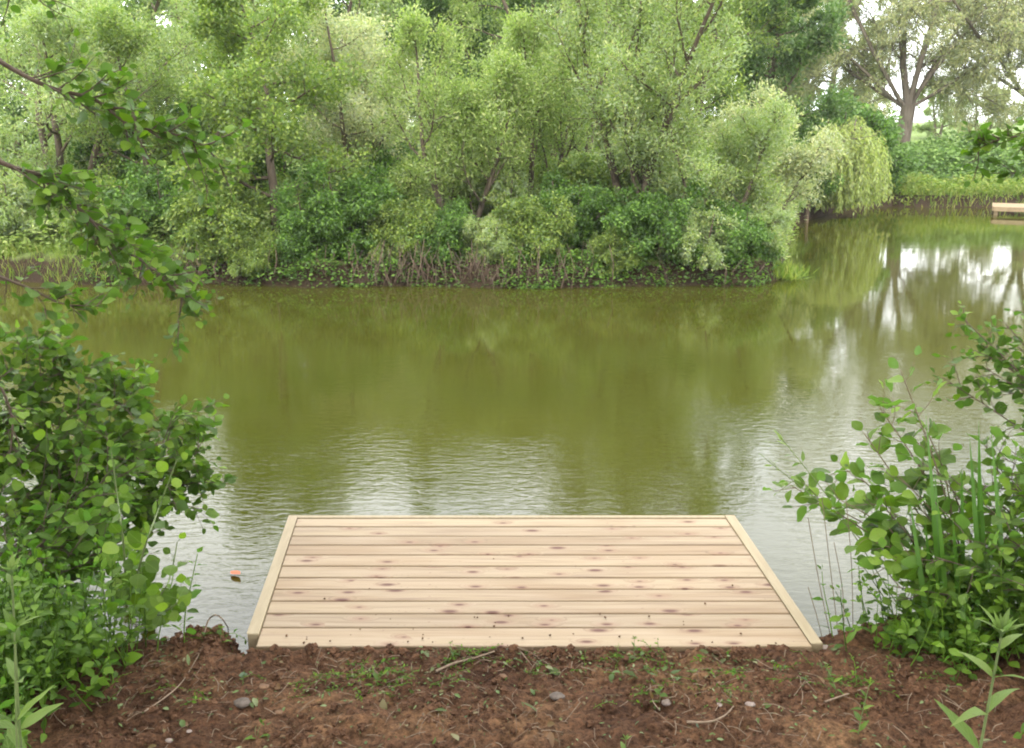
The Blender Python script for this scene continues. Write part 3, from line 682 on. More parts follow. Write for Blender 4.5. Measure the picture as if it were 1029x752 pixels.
cover('bank_herbs', 'bright green herbs and grass on the opposite bank between the trees', 74, 70000, rect(-10, 7.5, 15.2, 24), 'yellow', lambda P, r: .25+.55*np.clip(lump(P, .8)+.5, 0, 1.2), (.09, .045))
cover('grass', 'short yellowish grass on the sloping left end of the opposite bank', 75, 5000, rect(-10, -5.0, 14.6, 16.4), 'grass', lambda P, r: r.uniform(.10, .30, len(P)), None, 'grass', blades=True, wid=.014)
cover('bank_ivy', 'dark low leaves trailing over the top of the eroded bank', 76, 15000, lambda r, n: np.stack([r.uniform(-6.5, 4.3, n), 14.2+np.abs(r.normal(.22, .35, n))], 1), 'bushdark', lambda P, r: .03+.6*np.clip(lump(P, 1.7, 4.)+.18, 0, 1), (.06, .04))
def tuft_region(r, n):
    return np.stack([r.normal(X(784, 15.4, .2), .14, n), r.normal(15.4, .2, n)], 1)
rng = np.random.default_rng(77); mb = MB(); n = 900
P = tuft_region(rng, n); B = np.stack([P[:, 0], P[:, 1], np.full(n, .0)], 1)
L = rng.uniform(.10, .28, n); A = norm(UP+rng.normal(0, .45, (n, 3))+np.array([.2, -.1, 0])); N = norm(rng.normal(0, 1, (n, 3)))
leaves_far(mb, B+A*.02, A, N, L, np.full(n, .018))
o = mb.build('water_grass', M['grass'], origin=(X(795, 15.4, .2), 15.5, 0)); tag(o, 'bright green grass tuft standing in the water at the right tip of the opposite bank', 'grass')

# ------------------------------------------------------------------ weeping willow
rng = np.random.default_rng(81)
wb = np.array([X(806, 25.2, .4), 25.2, .05]); wood = MB(); lv = MB()
def wp(px, py, D=25.4): return at(px, py, D)
trunk = np.array([wb-UP*.3, wp(800, 200), wp(806, 178), wp(822, 160), wp(843, 142), wp(866, 128)])
wood.tube(trunk, [.07, .065, .06, .05, .04, .02], 8)
tops = []
for i in range(34):
    s, _ = interp(trunk, rng.uniform(.5, .99)); tx = rng.uniform(816, 884)
    ty = 160-38*math.sin(math.pi*min(1, max(0, (tx-790)/125)))**1+rng.uniform(0, 26)
    e = wp(tx, ty, 25.4+rng.uniform(-1.1, 1.1)); m_ = (s+e)/2+UP*rng.uniform(.05, .3)
    pl = np.array([s, m_, e]); wood.tube(pl, [.018, .012, .006], 4); tops.append((pl, tx))
P = []; A = []
strands = 0
for pl, tx in tops:
    for k in range(34):
        st, _ = interp(pl, rng.uniform(.25, .99)); st = st+rng.normal(0, .10, 3)*[1.2, 1.2, .6]
        L = rng.uniform(.5, 1.0)*max(.3, st[2]-.15)
        pts = branch_pts(rng, st, np.array([rng.normal(.05, .3), rng.normal(0, .3), -.3]), L, 7, .05, -.35)
        pts = pts[pts[:, 2] > .03]
        if len(pts) < 3: continue
        wood.tube(pts, np.full(len(pts), .003), 3)
        tt = rng.uniform(0, len(pts)-1.01, int(L*42)); i0 = tt.astype(int); f = (tt-i0)[:, None]
        P.append(pts[i0]+(pts[i0+1]-pts[i0])*f); A.append(norm(norm(pts[i0+1]-pts[i0])+rng.normal(0, .35, (len(tt), 3))))
P = np.concatenate(P); A = np.concatenate(A); n = len(P)
leaves_far(lv, P+rng.normal(0, .012, (n, 3)), A, norm(rng.normal(0, 1, (n, 3))+UP*.4), rng.uniform(.07, .13, n), rng.uniform(.022, .034, n))
e = empty('weeping_willow', wb); wood.build('trunk', M['bark_grey'], e, True, wb); lv.build('crown', M['weeping'], e, origin=wb)
tag(e, 'small yellow green weeping willow trailing its branches to the water', 'tree')
# stake beside it
sp_ = atz(810.5, 224, 0); mb = MB(); mb.tube([sp_-UP*.5, sp_+UP*.1, sp_+np.array([.01, 0, .45])], [.045, .045, .04], 8); mb.add(*(lambda c: ([c+np.array([dx*.028, dy*.028, 0]) for dx, dy in ((-1, -1), (1, -1), (1, 1), (-1, 1))], [[0, 1, 2, 3]]))(sp_+np.array([.01, 0, .452])))
tag(mb.build('wooden_stake', M['root'], smooth=True, origin=sp_), 'pale wooden stake standing in the water left of the weeping willow', 'stake')

# far jetty
jl = atz(997, 216.5, 0); j0 = np.array([jl[0]+.02, jl[1], 0.])
e = empty('far_jetty', j0); e.rotation_euler = (0, 0, RAD(-25)); tag(e, 'small pale wooden jetty on the far bank at the right edge of the photo', 'jetty')
W = 2.2; Dp = 1.5; zt = .2
for i in range(11):
    mb = MB(); mb.box((W/2, .07+i*.135, zt), (W, .128, .03)); mb.build('board', M['olddeck'], e)
mb = MB(); mb.box((W/2, -.022, zt-.035), (W, .03, .11)); mb.build('edge_trim', M['olddeck'], e)
mb = MB(); mb.box((-.018, Dp/2, zt-.035), (.03, Dp, .11)); mb.build('edge_trim', M['olddeck'], e)
for x in (.06, W-.06):
    for y in (.08, Dp-.1):
        mb = MB(); mb.box((x, y, -.25), (.09, .09, .82)); mb.build('post', M['olddeck'] if y < .5 else M['dark_post'], e)  # rear posts take a darker timber than the front ones

# ------------------------------------------------------------------ near plants
def twig_leaves(rng, pts, spacing, acc, size, start=.1, pet=.012, upb=.6, opp=False, taper=.6):
    """alternate leaves along a polyline; acc collects P,A,N,L"""
    seg = np.linalg.norm(np.diff(pts, axis=0), axis=1); tot = seg.sum(); n = max(1, int(tot*(1-start)/spacing))
    cum = np.concatenate([[0], np.cumsum(seg)]); az0 = rng.uniform(0, 6.28)
    for i in range(n+1):
        s = tot*start+(tot*(1-start))*(i/max(1, n)); k = min(np.searchsorted(cum, s, 'right')-1, len(seg)-1)
        p = pts[k]+(pts[k+1]-pts[k])*((s-cum[k])/seg[k]); d = (pts[k+1]-pts[k])/seg[k]
        azs = [az0+i*2.4] if not opp else [az0+(i % 2)*1.57, az0+(i % 2)*1.57+math.pi]
        for az in azs:
            a = side_dir(rng, d, RAD(rng.uniform(40, 75)) if i < n else RAD(15), az)
            a = a*[1, 1, .55]+rng.normal(0, .12, 3)+UP*.05; a /= np.linalg.norm(a)
            N = UP*upb+rng.normal(0, .45, 3)+d*.1
            sz = size*rng.uniform(.6, 1.15)*(1-(1-taper)*max(0, (i/max(1, n)-.6)/.4))
            acc.append((p+a*pet*1.0, a, N, sz, p))
def emit_leaves(mb, acc, ratio, shape, rng, stems=None, droop=.25, fold=.18):
    if not acc: return
    P = np.array([a[0] for a in acc]); A = np.array([a[1] for a in acc]); N = np.array([a[2] for a in acc]); L = np.array([a[3] for a in acc])
    leaves_near(mb, P, A, N, L, L*ratio*rng.uniform(.85, 1.12, len(L)), shape, droop, fold, rng)
    if stems is not None:
        for a in acc: stems.tube([a[4], a[0]+a[1]*.004], [.0011, .0009], 3)
def smooth_line(pts, k=4):
    pts = np.asarray(pts, float); out = []
    n = len(pts)
    for i in range(n-1):
        p0 = pts[max(0, i-1)]; p1 = pts[i]; p2 = pts[i+1]; p3 = pts[min(n-1, i+2)]
        for t in np.linspace(0, 1, k, endpoint=False):
            out.append(.5*((2*p1)+(-p0+p2)*t+(2*p0-5*p1+4*p2-p3)*t*t+(-p0+3*p1-3*p2+p3)*t**3))
    out.append(pts[-1]); return np.array(out)
def leafy(rng, wood, acc, line, r0, r1, nside, slen, spacing, size, start=.15, droop=-.02, sub=2, ang=(30, 70)):
    line = smooth_line(line); wood.tube(line, np.linspace(r0, r1, len(line)), 6)
    twig_leaves(rng, line[int(len(line)*.7):], spacing, acc, size)
    for i in range(nside):
        t = start+(1-start)*(i+rng.uniform(0, 1))/nside; p, d = interp(line, min(t, .98))
        sd = side_dir(rng, d, RAD(rng.uniform(*ang)), rng.uniform(0, 6.28)); l = slen*rng.uniform(.5, 1.2)
        s = branch_pts(rng, p, sd, l, 5, .12, droop); wood.tube(s, np.linspace(max(.0022, r0*.3), .0013, 6), 4)
        twig_leaves(rng, s, spacing, acc, size)
        for q in range(sub):
            pp, dd = interp(s, rng.uniform(.25, .9)); s2 = branch_pts(rng, pp, side_dir(rng, dd, RAD(rng.uniform(30, 60)), rng.uniform(0, 6.28)), l*.45, 3, .12, droop); wood.tube(s2, np.linspace(.0018, .0012, 4), 3)
            twig_leaves(rng, s2, spacing, acc, size)

# overhanging alder, trunk just outside the left edge
rng = np.random.default_rng(91); wood = MB(); lv = MB(); acc = []
tb = np.array([-3.35, 3.35, float(height(-3.35, 3.35))]); trunk = smooth_line([tb-UP*.3, tb+[.05, .05, 1.0], tb+[.0, .2, 2.2], tb+[.15, .2, 3.6], tb+[.1, .1, 5.0]])
wood.tube(trunk, np.linspace(.11, .03, len(trunk)), 9)
def A_(px, py, D): return at(px, py, D)
leafy(rng, wood, acc, [tb+[.05, .2, 2.7], A_(-60, 20, 4.6), A_(0, 62, 4.6), A_(50, 88, 4.6), A_(95, 100, 4.7), A_(130, 125, 4.7), A_(175, 135, 4.7), A_(210, 148, 4.8)], .016, .003, 24, .26, .030, .068, start=.35, sub=2)
leafy(rng, wood, acc, [tb+[.02, .2, 2.0], A_(-50, 140, 4.1), A_(0, 163, 4.1), A_(45, 182, 4.2), A_(85, 215, 4.2), A_(115, 245, 4.3), A_(150, 268, 4.3), A_(186, 305, 4.3)], .015, .003, 32, .24, .030, .066, start=.30, sub=2, droop=-.08)
leafy(rng, wood, acc, [tb+[.0, .2, 1.6], A_(-70, 255, 3.6), A_(-10, 275, 3.6), A_(30, 290, 3.7), A_(62, 305, 3.7), A_(100, 308, 3.7)], .010, .002, 10, .13, .030, .065, start=.45, sub=1)
leafy(rng, wood, acc, [tb+[.0, .1, 1.5], A_(-50, 330, 3.4), A_(-5, 380, 3.3), A_(12, 420, 3.3), A_(10, 455, 3.3)], .008, .002, 8, .10, .030, .045, start=.5, sub=1, droop=-.1)
leafy(rng, wood, acc, [tb+[.0, .2, 3.0], A_(-60, -60, 4.6), A_(0, -20, 4.8), A_(50, -5, 4.9)], .014, .003, 8, .2, .034, .05, start=.4, sub=1)
for i in range(16):   # the rest of its crown, out of the frame
    p, _ = interp(trunk, .45+.54*i/16); d = np.array([-abs(rng.normal(.6, .5)), rng.normal(-.1, .8), rng.uniform(.1, .7)]); l = rng.uniform(.8, 1.5)
    leafy(rng, wood, acc, [p, p+norm(d)*l*.5, p+norm(d)*l+[0, 0, -.1]], .02, .004, 8, .35, .05, .06, start=.3, sub=2)
emit_leaves(lv, acc, .78, 'round', rng, wood)
e = empty('alder_tree', tb); wood.build('trunk', M['twig'], e, True, tb); lv.build('crown', M['near_dark'], e, True, tb)
tag(e, 'nearby alder at the left edge reaching leafy dark branches over the water', 'tree')

def px_bush(name, label, cat, seed, base, tips, mat, size, ratio=.75, shape='round', nside=14, slen=.22, sp=.035, r0=.009, woodmat='twig', sub=2, droop=-.03, start=.2, arch=.3, ldroop=.25, group=None, partn=('stem', 'leaves')):
    rng = np.random.default_rng(seed); wood = MB(); lv = MB(); acc = []; base = np.array(base, float)
    for t in tips:
        end = at(*t[:3]) if len(t) == 3 else np.array(t[3:])
        st = base+np.append(rng.normal(0, .05, 2), -.03)
        mid = st*.45+end*.55+UP*arch*rng.uniform(.4, 1.1); leafy(rng, wood, acc, [st, st*.75+mid*.25+UP*.1*arch, mid, end], r0, .002, nside, slen, sp, size, start, droop, sub)
    emit_leaves(lv, acc, ratio, shape, rng, wood, ldroop)
    e = empty(name, base); wood.build(partn[0], M[woodmat], e, True, base); lv.build(partn[1], M[mat], e, True, base)
    return tag(e, label, cat, group)
def gz(x, y): return (x, y, hgt(x, y))

# arching left bush over the water
px_bush('alder_bush', 'dense dark alder bush arching over the water on the left', 'bush', 101, gz(-3.0, 3.55),
        [(40, 345, 4.6), (85, 368, 4.8), (120, 385, 4.9), (150, 395, 4.9), (180, 415, 4.9), (205, 452, 4.9), (196, 485, 4.8), (175, 440, 4.6), (90, 400, 4.5), (120, 455, 4.4), (165, 500, 4.6), (130, 500, 4.4), (150, 450, 4.8), (60, 355, 4.6)],
        'near_dark', .074, .8, 'round', 15, .24, .030, sub=2, start=.68, arch=.28)
px_bush('sallow_bush', 'lower bright leaved bush spilling down the left bank beneath the alder', 'bush', 102, gz(-2.25, 3.55),
        [(85, 480, 4.2), (110, 478, 4.2), (90, 515, 4.0), (130, 540, 4.1), (60, 540, 3.9), (100, 560, 3.9)],
        'herb', .075, .55, 'oval', 14, .22, .034, start=.5, sub=2, arch=.12)
# round-leaved sapling
rng = np.random.default_rng(103); wood = MB(); lv = MB(); acc = []
b = np.array(gz(*ground_at(128, 628)[:2]))
for line in ([b, at(125, 560, 3.45), at(118, 500, 3.5), at(112, 455, 3.5)], [b, at(140, 570, 3.45), at(160, 510, 3.5), at(178, 462, 3.5)], [b+[.05, 0, 0], at(160, 600, 3.45), at(172, 575, 3.5), at(178, 545, 3.5)], [b+[.06, 0, 0], at(170, 612, 3.4), at(178, 600, 3.4), at(182, 590, 3.4)]):
    ln = smooth_line(line); wood.tube(ln, np.linspace(.005, .002, len(ln)), 5); twig_leaves(rng, ln, .060, acc, .074, start=.3, pet=.02, upb=.15)
acc = [(p, a, np.array([0, -.9, .35])+rng.normal(0, .35, 3), s, q) for p, a, N, s, q in acc]
emit_leaves(lv, acc, .92, 'round', rng, wood, .15, .1)
e = empty('hazel_sapling', b); wood.build('stem', M['stem'], e, True, b); lv.build('leaves', M['near_round'], e, True, b)
tag(e, 'sapling with big round bright leaves on the left bank beside the water', 'sapling')

# right sallow sapling
px_bush('sallow_sapling', 'open sallow sapling with round leaves leaning over the water right of the platform', 'sapling', 111, gz(1.95, 3.75),
        [(905, 372, 4.1), (884, 410, 4.2), (868, 435, 4.2), (855, 470, 4.3), (818, 500, 4.3), (795, 488, 4.3), (930, 430, 4.0), (880, 500, 4.0), (905, 480, 3.95), (840, 500, 4.1), (870, 540, 3.9), (930, 520, 3.85), (900, 560, 3.7), (950, 480, 3.9)],
        'near_mid', .098, .8, 'round', 7, .17, .050, r0=.006, woodmat='stem_red', sub=0, start=.4, arch=.08)
px_bush('willow_shoot', 'thin shoot with narrow pale grey leaves at the left tip of the right hand sapling', 'sapling', 112, gz(1.75, 3.85),
        [(785, 440, 4.3), (770, 462, 4.3)], 'near_pale', .07, .30, 'lance', 2, .10, .045, r0=.003, woodmat='stem', sub=0, start=.8, arch=.04)
px_bush('alder_bush', 'alder branches with small dark leaves reaching in from the right edge above the reeds', 'bush', 113, gz(3.0, 3.9),
        [(948, 380, 4.5), (965, 318, 4.6), (985, 345, 4.6), (1010, 325, 4.6), (1025, 350, 4.6), (990, 370, 4.5), (1040, 330, 4.6)],
        'near_dark', .062, .78, 'round', 11, .16, .032, sub=1, start=.55, arch=.15)
px_bush('alder_bush', 'dense leafy alder bush at the right edge behind the tall weed', 'bush', 114, gz(2.45, 3.55),
        [(1000, 470, 4.0), (1028, 465, 4.0), (985, 490, 3.9), (960, 500, 3.8), (1020, 490, 3.8), (1045, 485, 3.9), (940, 560, 3.6), (975, 550, 3.6), (1010, 540, 3.6), (1050, 520, 3.6), (900, 590, 3.6), (1030, 590, 3.4)],
        'near_mid', .085, .66, 'oval', 12, .20, .042, sub=1, start=.2, arch=.1)
# branch top right
rng = np.random.default_rng(115); wood = MB(); lv = MB(); acc = []
tb = np.array([3.6, 3.7, float(height(3.6, 3.7))]); tr = smooth_line([tb-UP*.2, tb+[0, 0, 1.2], tb+[-.1, .1, 2.4], tb+[0, 0, 3.6]]); wood.tube(tr, np.linspace(.08, .025, len(tr)), 8)
leafy(rng, wood, acc, [tb+[-.08, .05, 2.1], A_(1080, 120, 4.4), A_(1035, 135, 4.4), A_(1005, 140, 4.4), A_(982, 150, 4.4)], .01, .002, 13, .15, .032, .06, start=.4, sub=2)
leafy(rng, wood, acc, [tb+[-.08, .05, 1.9], A_(1075, 170, 4.4), A_(1040, 172, 4.4), A_(1015, 175, 4.4)], .008, .002, 7, .13, .032, .06, start=.5, sub=1)
for i in range(10):
    p, _ = interp(tr, .5+.49*i/10); d = np.array([abs(rng.normal(.6, .4)), rng.normal(0, .7), rng.uniform(.1, .6)]); l = rng.uniform(.6, 1.1)
    leafy(rng, wood, acc, [p, p+norm(d)*l*.5, p+norm(d)*l], .014, .004, 7, .3, .05, .06, start=.3, sub=1)
emit_leaves(lv, acc, .78, 'round', rng, wood)
e = empty('alder_tree', tb); wood.build('trunk', M['twig'], e, True, tb); lv.build('crown', M['near_dark'], e, True, tb)
tag(e, 'alder at the right edge with one leafy branch showing at upper right', 'tree')

# yellow flag iris clump
rng = np.random.default_rng(116); mb = MB(); P = []; A = []; Ls = []
ib = np.array(gz(2.02, 3.62))
tipsI = [(937, 415), (941, 470), (976, 440), (990, 425), (1000, 432), (968, 470), (985, 470), (915, 505), (945, 500), (1003, 480), (930, 520), (960, 520)]
for tx, ty in tipsI:
    b0 = ib+np.append(rng.normal(0, .07, 2), -.03); b0[0] = X(tx, 3.65, .5)*.85+b0[0]*.15; end = at(tx, ty, 3.7+rng.normal(0, .05)); P.append(b0); A.append(end-b0); Ls.append(np.linalg.norm(end-b0))
leaves_near(mb, np.array(P), np.array(A), norm(np.array([[rng.normal(0, .4), -1, .1] for _ in P])), np.array(Ls), np.full(len(P), .021), 'blade', .05, .1, rng)
o = mb.build('iris_clump', M['iris'], smooth=True, origin=ib); tag(o, 'clump of tall upright iris blades among the leaves on the right bank', 'iris')
# wiry stems by the platform's right corner
rng = np.random.default_rng(117); mb = MB(); b0 = np.array(gz(1.55, 3.72))
for a_, b_ in (((838, 620), (812, 520)), ((850, 620), (838, 545)), ((828, 640), (812, 590)), ((860, 610), (850, 500)), ((845, 620), (826, 500))):
    s = at(a_[0], a_[1], 3.75); s[2] = hgt(s[0], s[1])-.01; e_ = at(b_[0], b_[1], 3.9); mb.tube(smooth_line([s, (s+e_)/2+rng.normal(0, .01, 3), e_]), np.full(9, .0018), 4)
tag(mb.build('dry_stalks', M['stem_red'], smooth=True, origin=b0), 'thin bare stalks standing by the right corner of the platform', 'stalks')

# herbs: opposite lance leaves on an upright stem
def herb(name, label, seed, base, H_, size, mat='herb', nodes=7, lean=(0, 0), top=6, ratio=.32, shape='lance', stemr=.004, group=None, droop=.45, cat='weed'):
    rng = np.random.default_rng(seed); base = np.array(base, float); wood = MB(); lv = MB(); acc = []
    ln = smooth_line([base-UP*.02, base+[lean[0]*.3, lean[1]*.3, H_*.4], base+[lean[0], lean[1], H_]])
    wood.tube(ln, np.linspace(stemr, stemr*.5, len(ln)), 6)
    for i in range(nodes):
        t = .2+.75*i/(nodes-1); p, d = interp(ln, t); az = (i % 2)*1.57+rng.uniform(-.3, .3)+.4; sz = size*(1.0-.55*max(0, t-.45)/.5)*rng.uniform(.85, 1.1)
        for q in (0, math.pi):
            a = np.array([math.cos(az+q), math.sin(az+q), .45+.5*t]); a /= np.linalg.norm(a); acc.append((p, a, UP+rng.normal(0, .15, 3), sz, p))
    for i in range(top):
        az = i*2.4; a = norm(np.array([math.cos(az)*.5, math.sin(az)*.5, 1.])); acc.append((ln[-1], a, norm(np.array([-math.cos(az), -math.sin(az), .6])), size*.38*rng.uniform(.7, 1.1), ln[-1]))
    emit_leaves(lv, acc, ratio, shape, rng, None, droop, .25)
    e = empty(name, base); wood.build('stem', M['stem'], e, True, base); lv.build('leaves', M[mat], e, True, base)
    return tag(e, label, cat, group)
WG = 'weeds sprouting round the dug soil'
def gp(px, py): return ground_at(px, py)
def tallweed(label, seed, px, toppy, D, size, lean, **k):
    x = X(px, D, .9); b = np.array([x, D, hgt(x, D)]); Hh = Z(toppy, D)-b[2]; return herb('willowherb', label, seed, b, Hh, size, lean=lean, group=WG, **k)
tallweed('tall pale weed with narrow drooping leaves in the bottom right corner', 121, 975, 640, 2.0, .20, (.03, 0), mat='near_pale', ratio=.22, nodes=9, top=14, stemr=.005, droop=.5)
tallweed('pale weed with narrow leaves at the left edge of the bank', 122, 8, 578, 2.35, .15, (.05, 0), mat='near_pale', ratio=.28, nodes=6, top=8, stemr=.005, droop=.4)
tallweed('broad leaved weed low in the bottom left corner', 123, 3, 640, 2.15, .18, (.05, .02), mat='near_mid', nodes=4, top=4, droop=.5, ratio=.34)
herb('weed_seedling', 'small weed seedling at the bottom edge right of centre', 124, gp(628, 768), .09, .055, 'near_pale', 3, top=5, stemr=.002, group=WG)
herb('weed_seedling', 'small sprig of weed in the soil at lower right, left of the tall pale weed', 125, gp(862, 738), .17, .06, 'near_mid', 5, (.03, .02), top=4, stemr=.002, group=WG)
herb('weed_seedling', 'feathery weed sprig lying behind the lower right seedling', 126, gp(842, 700), .10, .045, 'near_mid', 5, (-.04, .03), top=3, stemr=.0018, group=WG)
herb('weed_seedling', 'tiny bright green tuft against the front board right of centre', 127, gp(637, 658), .07, .04, 'herb', 3, (.0, .0), top=5, stemr=.0015, group=WG)
herb('weed_seedling', 'little dark weed against the front board at centre', 128, gp(455, 662), .06, .035, 'near_mid', 3, (-.01, .01), top=4, stemr=.0015, group=WG)
herb('weed_seedling', 'bright green leaf pair in the soil at lower left', 129, gp(258, 740), .05, .05, 'herb', 2, (.02, 0), top=2, stemr=.0015, group=WG, ratio=.5)
herb('weed_seedling', 'green weed sprouting by the left corner of the platform', 130, gp(222, 645), .06, .05, 'near_mid', 3, (.0, 0), top=3, stemr=.0015, group=WG, ratio=.6, shape='oval')
herb('weed_seedling', 'flat green sprig on the mound left of centre', 131, gp(375, 688), .05, .045, 'near_mid', 4, (.06, .02), top=3, stemr=.0015, group=WG, ratio=.4)
herb('weed_seedling', 'small leafy seedling by the pale round pebble', 132, gp(663, 705), .05, .04, 'near_mid', 3, (.0, 0), top=3, stemr=.0015, group=WG, ratio=.6, shape='oval')

# undergrowth on both near banks: leafy mass
def undergrowth(name, label, seed, n, spots, mat, size, hh):
    rng = np.random.default_rng(seed); wood = MB(); lv = MB(); acc = []
    for i in range(n):
        s = spots[rng.integers(len(spots))]; x = s[0]+rng.normal(0, s[2]); y = s[1]+rng.normal(0, s[3])
        if pond_sd(x, y) < .02: continue
        H_ = hh*s[4]*rng.uniform(.35, 1.0); b = np.array([x, y, hgt(x, y)-.01]); d = norm(np.array([rng.normal(0, .3), rng.normal(0, .3), 1.]))
        ln = branch_pts(rng, b, d, H_, 5, .08, .0); wood.tube(ln, np.linspace(.003, .0015, 6), 4); twig_leaves(rng, ln, .048, acc, size*rng.uniform(.7, 1.2), start=.15, opp=True, pet=.008, upb=.8)
    emit_leaves(lv, acc, .5, 'oval', rng, None, .35, .2)
    V = MB(); V.v = wood.v+lv.v; V.uv = wood.uv+lv.uv; V.f = wood.f+[f+wood.n for f in lv.f]
    return tag(V.build(name, M[mat], smooth=True), label, 'undergrowth', kind='stuff')
undergrowth('undergrowth', 'thick tangle of low green leaves covering the left bank', 141, 430, [(-1.7, 3.3, .15, .15, .75), (-2.2, 3.45, .35, .22, 1.0), (-1.95, 3.2, .22, .25, .9), (-1.75, 2.8, .15, .3, .6), (-2.6, 3.0, .4, .4, 1.)], 'herb', .06, .6)
undergrowth('undergrowth', 'thick tangle of low green leaves covering the right bank', 142, 430, [(1.72, 3.6, .12, .12, .45), (1.85, 3.7, .22, .15, .75), (2.2, 3.5, .22, .2, .9), (2.35, 3.1, .2, .25, .7), (2.6, 3.5, .35, .3, 1.2)], 'herb', .058, .55)

# ------------------------------------------------------------------ soil details
rng = np.random.default_rng(151)
def ico(rng, r, squash=.7, rough=.25, nu=7, nv=5):
    V = []; Q = []
    for i in range(nv):
        th = math.pi*(i+.0001)/(nv-1) if 0 < i < nv-1 else (0.02 if i == 0 else math.pi-.02)
        for j in range(nu):
            ph = 2*math.pi*j/nu; k = 1+rng.uniform(-rough, rough); V.append([r*k*math.sin(th)*math.cos(ph), r*k*math.sin(th)*math.sin(ph), r*k*squash*math.cos(th)])
    for i in range(nv-1):
        for j in range(nu): Q.append([i*nu+j, (i+1)*nu+j, (i+1)*nu+(j+1) % nu, i*nu+(j+1) % nu])
    V = np.array(V); a = rng.uniform(0, 6.28); V = np.stack([V[:, 0]*math.cos(a)-V[:, 1]*math.sin(a), V[:, 0]*math.sin(a)+V[:, 1]*math.cos(a), V[:, 2]], 1); return V, Q
variants = [ico(rng, 1., .7, .42) for _ in range(24)]
mb = MB()
for i in range(14000):
    x = rng.uniform(-2.3, 2.3); y = rng.uniform(2.15, 3.95)
    if abs(x) < 1.05 and y > 3.50: continue
    if pond_sd(x, y) < .05: continue
    if mnoise.noise(Vector((x*3, y*3, 1.))) < rng.uniform(-.5, .25): continue
    r = .0035*math.exp(rng.exponential(.55)); r = min(r, .016)
    V, Q_ = variants[rng.integers(24)]; mb.add(V*r+[x, y, hgt(x, y)+r*.25], Q_)
for i in range(40):   # crumbs kicked onto the boards
    p = dk(rng.uniform(.03, .97), min(.9, rng.exponential(.10))); r = rng.uniform(.002, .005); V, Q_ = variants[rng.integers(24)]; mb.add(V*r+[p[0], p[1], DZ+r*.3], Q_)
for i in range(170):   # ridge of clods pushed against the front board and by the left corner
    x = rng.uniform(-1.1, 1.25); y = 3.49+rng.normal(0, .025); r = rng.uniform(.006, .02); V, Q_ = variants[rng.integers(24)]; mb.add(V*r+[x, y, hgt(x, y)+r*.3], Q_)
for i in range(110):
    p = gp(rng.uniform(160, 244), rng.uniform(628, 650)); r = rng.uniform(.004, .016); V, Q_ = variants[rng.integers(24)]; mb.add(V*r+[p[0], p[1], p[2]+r*.5], Q_)
tag(mb.build('soil_crumbs', M['clod'], smooth=False), 'loose brown crumbs and clods of dug soil', 'soil', kind='stuff')
# leaf and grass litter
mb = MB(); PP = []; AA = []; NN = []; LL = []
clusters = [(375, 680, 45, 10), (640, 665, 60, 8), (560, 668, 60, 10), (700, 680, 60, 12), (860, 665, 50, 14), (160, 690, 60, 20), (480, 655, 40, 5), (120, 660, 40, 15), (450, 700, 90, 12), (760, 700, 80, 18)]
for i in range(2000):
    c = clusters[rng.integers(len(clusters))]
    if rng.random() < .35: px, py = rng.uniform(20, 1010), rng.uniform(655, 760)
    else: px, py = rng.normal(c[0], c[2]), rng.normal(c[1], c[3])
    if py < 652 and 245 < px < 830: continue
    if py < 640 or py > 775: continue
    p = gp(px, py)
    if pond_sd(p[0], p[1]) < .05: continue
    PP.append(p+UP*rng.uniform(.003, .016)); AA.append(norm(np.array([rng.normal(), rng.normal(), rng.normal(0, .25)]))); NN.append(UP+rng.normal(0, .45, 3)); LL.append(.009*math.exp(rng.normal(.25, .6)))
LL = np.array(LL)
leaves_near(mb, np.array(PP), np.array(AA), norm(np.array(NN)), LL, LL*rng.uniform(.18, .6, len(LL)), 'oval', .3, .3, rng)
tag(mb.build('leaf_litter', M['litter'], smooth=True), 'scattered bits of torn leaves and grass on the soil', 'litter', kind='stuff')
# torn sprigs lying in heaps
rng = np.random.default_rng(152); lv = MB(); acc = []
for cx_, cy_, sx_, n_ in ((375, 682, 34, 34), (330, 690, 30, 14), (468, 657, 22, 16), (645, 660, 22, 14), (700, 680, 45, 16), (868, 690, 30, 16), (560, 672, 40, 12), (790, 672, 45, 14), (225, 640, 12, 14), (130, 700, 50, 12), (640, 700, 40, 8)):
    for i in range(n_):
        p = gp(cx_+rng.normal(0, sx_), cy_+rng.normal(0, 7)) if cy_ > 0 else None
        if p[1] > 3.5 and -1.1 < p[0] < 1.2: continue
        d = norm(np.array([rng.normal(0, 1), rng.normal(0, .6), rng.uniform(.0, .35)])); ln = branch_pts(rng, p+UP*.006, d, rng.uniform(.04, .13), 4, .2, -.12)
        ln[:, 2] = np.maximum(ln[:, 2], [hgt(q[0], q[1])+.004 for q in ln]); lv.tube(ln, np.full(5, .0012), 3); twig_leaves(rng, ln, .013, acc, rng.uniform(.010, .024), start=.1, pet=.002)
emit_leaves(lv, acc, .5, 'oval', rng, None, .3, .3)
tag(lv.build('torn_sprigs', M['herb'], smooth=True), 'little heaps of torn green sprigs on the dug soil', 'litter', kind='stuff')
mb = MB()
for i in range(480):
    px, py = rng.uniform(40, 1000), rng.uniform(650, 765)
    p = gp(px, py)
    if pond_sd(p[0], p[1]) < .08 or p[1] > 3.5: continue
    a = rng.uniform(0, math.pi); l = rng.uniform(.02, .08); q = p+[math.cos(a)*l, math.sin(a)*l, 0]
    if q[1] > 3.5: continue
    q[2] = hgt(q[0], q[1])+.006+rng.exponential(.006); p[2] += .005; m_ = (p+q)/2+UP*rng.uniform(0, .008)+rng.normal(0, .004, 3)
    mb.tube(smooth_line([p, m_, q]), np.full(9, rng.uniform(.0007, .0016)), 4)
